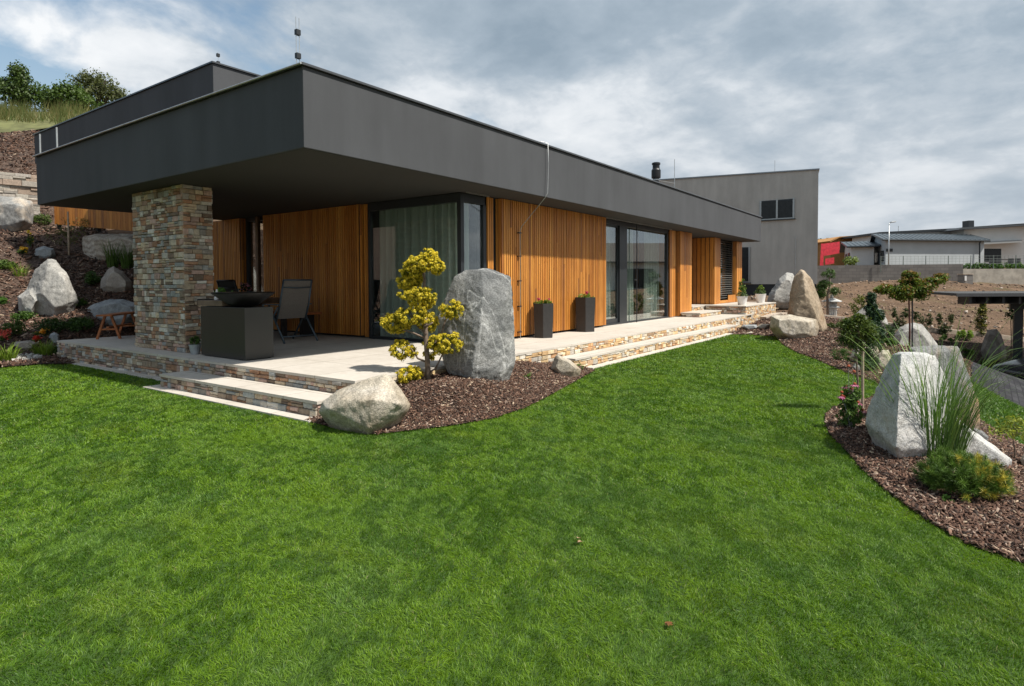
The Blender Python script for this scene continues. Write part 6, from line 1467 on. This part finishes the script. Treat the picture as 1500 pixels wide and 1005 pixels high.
o = empty('house', D(1225, 388, 78), label='orange board clad building under construction behind the red netting', cat='building')
pxslab(o, 'wall', [(1217, 392, 78), (1217, 353, 78), (1230, 347, 78), (1296, 343, 78), (1296, 392, 78)], 78, 8, M['osb'])
pxslab(o, 'roof', [(1215, 353, 77.5), (1230, 346.5, 77.5), (1298, 342, 77.5), (1298, 343.4, 77.5), (1230, 348, 77.5), (1217, 354.5, 77.5)], 78, 9, M['osb'])
o = empty('netting', D(1215, 388, 72), label='bright red construction netting hung in front of the orange building', cat='netting')
for pts in ([(1201, 390, 72), (1203, 357, 72), (1207, 357, 72), (1206, 390, 72)], [(1207, 375, 72), (1207, 357, 72), (1230, 354, 72), (1230, 371, 72)], [(1209, 388, 72), (1209, 379, 72), (1222, 377, 72), (1222, 386, 72)]): pxslab(o, 'sheet', pts, 72, 0.05, M['red_net'])
o = empty('house', D(1200, 388, 82), label='dim grey house far behind the left end of the red netting', cat='house'); pxslab(o, 'wall', [(1185, 392, 82), (1185, 362, 82), (1205, 358, 82), (1205, 392, 82)], 82, 6, M['house_grey']); pxslab(o, 'roof', [(1183, 363, 81.5), (1196, 355, 81.5), (1207, 358, 81.5), (1207, 360, 81.5)], 82, 6, M['brown_roof'])
for x, d, lb in ((1200, 90, 'far dark tree left above the red netting'), (1212, 92, 'second far dark tree above the red netting')):
    g = D(x, 388, d); o = empty('tree', g, label=lb, cat='tree', group='far trees'); MB().tube([g, D(x, 362, d)], [0.25, 0.1]).build('trunk', M['trunk_dark'], o)
    kk = d/FPX; foliage('crown', o, [(tuple(D(x, 358, d)), (8*kk, 8*kk, 6*kk))], 40, 0.5, 14, 0.5, (0.02, 0.04, 0.015), (0.06, 0.09, 0.03), shell=0.3)
g = D(1246, 389, 58); o = empty('shrub', g, label='light green bush on top of the block wall in front of the white bungalow', cat='shrub'); kk = 58/FPX
MB().tube([g-Vector((0, 0, 0.3)), D(1246, 382, 58)], [0.08, 0.03]).build('stem', M['trunk_dark'], o)
foliage('foliage', o, [(tuple(D(1246, 383, 58)), (9*kk, 9*kk, 6*kk))], 40, 0.25, 16, 0.2, (0.10, 0.15, 0.03), (0.24, 0.31, 0.09), shell=0.4)
# street lamp
a = D(1301.5, 392, 53); b = D(1302.5, 327, 53); kk = 53/FPX
o = empty('street_lamp', a, label='slim galvanised street lamp in front of the pale grey bungalow', cat='street lamp')
MB().tube([a-Vector((0, 0, 0.6)), b], [0.055, 0.035], 10).tube([b-Vector((0, 0, 0.02)), b+Vector((0, 0, 0.07))+RH*0.18], 0.03, 8).build('pole', M['galv'], o, smooth=True)
h = MB().obox(b+RH*0.12-FH*0.12+Vector((0, 0, 0.04)), RH*0.42+Vector((0, 0, 0.05)), FH*0.24, (0, 0, 0.09)).build('lamp_head', M['galv'], o, bevel=0.02)
MB().obox(b+RH*0.2-FH*0.09+Vector((0, 0, 0.035)), RH*0.3+Vector((0, 0, 0.036)), FH*0.18, (0, 0, 0.012)).build('lens', M['white'], h)
MB().cyl(D(1316, 341, 70), D(1316, 331, 70), 0.03).build('antenna', M['galv'], label='thin aerial on the roof behind the street lamp', category='antenna')
# garden table and chairs far right
g0 = D(1472, 386, 58)
o = empty('garden_table', g0, label='dark garden table on the far patio of the white house', cat='table'); kk = 58/FPX
MB().obox(g0+Vector((0, 0, 0.35))-RH*0.9, RH*1.8, FH*0.9, (0, 0, 0.05)).build('tabletop', M['anthracite'], o)
for s in (-0.8, 0.75):
    MB().obox(g0-Vector((0, 0, 0.4))+RH*s, RH*0.06, FH*0.6, (0, 0, 0.749)).build('leg', M['anthracite'], o)
for i, px in enumerate((1453, 1463, 1481, 1491)):
    p = D(px, 387, 57); q = MB().obox(p-RH*0.25, RH*0.5, FH*0.45, (0, 0, 0.05)).obox(p-RH*0.25+Vector((0, 0, 0.051)), RH*0.5, FH*0.05, (0, 0, 0.5)); 
    for s in (-0.24, 0.2): q.obox(p+RH*s-Vector((0, 0, 0.4)), RH*0.04, FH*0.4, (0, 0, 0.399))
    q.build('garden_chair', M['dark_metal'], label=('leftmost', 'second from left', 'third from left', 'rightmost')[i]+' of the dark garden chairs on the far patio', category='chair', group='far patio chairs')

# ------------------------------------------------------------------ carport and car
dz = 0.66; k1 = D(1403, 429, 16); k1.z = dz
CP = empty('carport', D(1490, 520, 17.5), label='flat roofed black steel carport with exposed rafters at the right edge', cat='carport')
rx_ = RH.copy(); e0 = Vector((k1.x, k1.y, dz)); 
MB().obox(e0-Vector((0, 0, 0.07)), RH*6.5-FH*0.35, FH*3.0+RH*1.1, (0, 0, 0.07)).build('roof', m_plain('carport_roof', (0.05, 0.05, 0.05), 0.8, 0, 0.2, 2), CP)
MB().obox(e0-Vector((0, 0, 0.085))-FH*0.03-RH*0.05, RH*6.6-FH*0.35, FH*0.028, (0, 0, 0.085)).build('edge_trim', M['coping'], CP)
r_m = MB().obox(e0+FH*0.5+RH*0.42-Vector((0, 0, 0.30)), RH*6-FH*0.3, FH*0.08, (0, 0, 0.228)); r_m.build('beam', M['dark_metal'], CP)
for i in range(9):
    p = e0+RH*(0.42+0.42*i+0.0)+FH*(0.15-0.02*i)-Vector((0, 0, 0.28)); MB().obox(p, RH*0.06, -FH*0.0+FH*0.34, (0, 0, 0.208)).build('rafter', M['dark_metal'], CP)
for px in (1491.5, 1700):
    p = D(px, 480, 17.3); zg = Tz(p.x, p.y); MB().box(p.x-0.1, p.x+0.1, p.y-0.1, p.y+0.1, zg-0.3, dz-0.302).build('post', M['dark_metal'], CP)
p = D(1491.5, 480, 17.3)
MB().box(p.x-0.2, p.x+0.2, p.y-0.2, p.y+0.2, dz-0.48, dz-0.3021).build('bracket', M['dark_metal'], CP)
# car: nose toward the left of the view, body running out of frame
d = 14.6; g = D(1532, 562, d); zg = -1.66
cx0 = Vector((g.x, g.y, 0)); zg = Tz(cx0.x+1, cx0.y-1)+0.05; u = (RH*1.0+FH*0.12).normalized(); v = Vector((-u.y, u.x, 0)); 
if v.dot(FH) < 0: v = -v
CR = empty('parked_car', (cx0.x, cx0.y, zg), label='dark glossy car parked under the carport with only its nose in view', cat='car')
def cpt(l, w, h): return Vector((cx0.x, cx0.y, zg))+u*l+v*w+Vector((0, 0, h))
secs = [(0.0, 0.60, 0.32, 0.58), (0.10, 0.78, 0.22, 0.70), (0.35, 0.86, 0.18, 0.80), (1.0, 0.90, 0.16, 0.90), (1.35, 0.90, 0.16, 0.94), (2.6, 0.90, 0.16, 0.97), (3.9, 0.88, 0.18, 0.98), (4.3, 0.80, 0.25, 0.92), (4.4, 0.62, 0.35, 0.80)]
Vc, Fc = [], []; nn = 14
for (l, hw, zb, zt) in secs:
    for j in range(nn):
        a_ = 2*pi*j/nn; ex = 0.45; cw = np.sign(cos(a_))*abs(cos(a_))**ex; sh = np.sign(sin(a_))*abs(sin(a_))**ex
        Vc.append(cpt(l, 0.9+hw*cw, (zb+zt)/2+(zt-zb)/2*sh))
for i in range(len(secs)-1):
    for j in range(nn): Fc.append((i*nn+j, i*nn+(j+1) % nn, (i+1)*nn+(j+1) % nn, (i+1)*nn+j))
Fc += [tuple(range(nn)), tuple(range((len(secs)-1)*nn, len(secs)*nn))]
bd = MB().add(Vc, Fc).build('body', M['carpaint'], CR, smooth=True); bd.modifiers.new('s', 'SUBSURF').render_levels = 2
Vc, Fc = [], []
cs = [(1.25, 0.74, 0.90, 0.93), (1.95, 0.66, 0.90, 1.40), (2.6, 0.64, 0.90, 1.46), (3.5, 0.62, 0.90, 1.38), (4.15, 0.62, 0.90, 0.98)]
for (l, hw, zb, zt) in cs:
    for cw, sh in ((-1.12, 0), (-1, 0.9), (-0.8, 1), (0.8, 1), (1, 0.9), (1.12, 0)): Vc.append(cpt(l, 0.9+hw*cw, zb+(zt-zb)*sh))
for i in range(len(cs)-1):
    for j in range(5): Fc.append((i*6+j, i*6+j+1, (i+1)*6+j+1, (i+1)*6+j))
MB().add(Vc, Fc+[tuple(range(6)), tuple(range(24, 30))]).build('cabin', M['darkwin'], CR, smooth=False)
for s in (0.1, 1.7):
    for l in (0.78, 3.45):
        t_ = MB().cyl(cpt(l, s-0.1, 0.31), cpt(l, s+0.1, 0.31), 0.31, 0.31, 24).build('wheel', M['rubber'], CR, bevel=0.02)
        MB().cyl(cpt(l, s-0.105, 0.31), cpt(l, s+0.105, 0.31), 0.20, 0.20, 16).build('rim', M['rail'], t_)
for w in (0.16, 1.42): MB().obox(cpt(0.03, w, 0.50), v*0.26, u*0.25+v*(0.05 if w > 1 else -0.05), (0, 0, 0.11)).build('headlight', M['lamp_lens'], CR, bevel=0.03)
MB().obox(cpt(-0.03, 0.62, 0.36), v*0.56, u*0.06, (0, 0, 0.12)).build('grille', M['blackiron'], CR)

# ------------------------------------------------------------------ neighbour across the street, seen in the glass of the sliding door
house('white house with dark tiled roof across the street, mirrored in the sliding door', Vector((44, -28, 0)), Vector((56, -14, 0)), Vector((52, -35, 0)), 0.2, 3.0, 5.0, M['house_white'], M['brown_roof'], wins=[('f', 0.15, 0.25, 1.0, 2.0), ('f', 0.4, 0.5, 1.0, 2.0), ('f', 0.62, 0.8, 0.2, 2.1)], ridge=0.5)

# single fallen leaves on the lawn
for x, y, lb, c_ in ((980, 911, 'brown fallen leaf on the lawn toward the bottom of the picture', (0.30, 0.13, 0.05)), (848, 791, 'tiny pale fallen leaf in the middle of the lawn', (0.62, 0.42, 0.28))):
    p = Z(x, y, LZ+0.028); V, F_, c_ = leaves(np.tile(np.array(tuple(p)), (3, 1))+rng.normal(size=(3, 3))*0.006, np.array([[0.2, 0.1, 1.0]]*3), 0.035, 0.6, pick(3, c_, c_))
    npmesh('fallen_leaf', V, F_, M['leaf'], c_, label=lb, category='leaf')
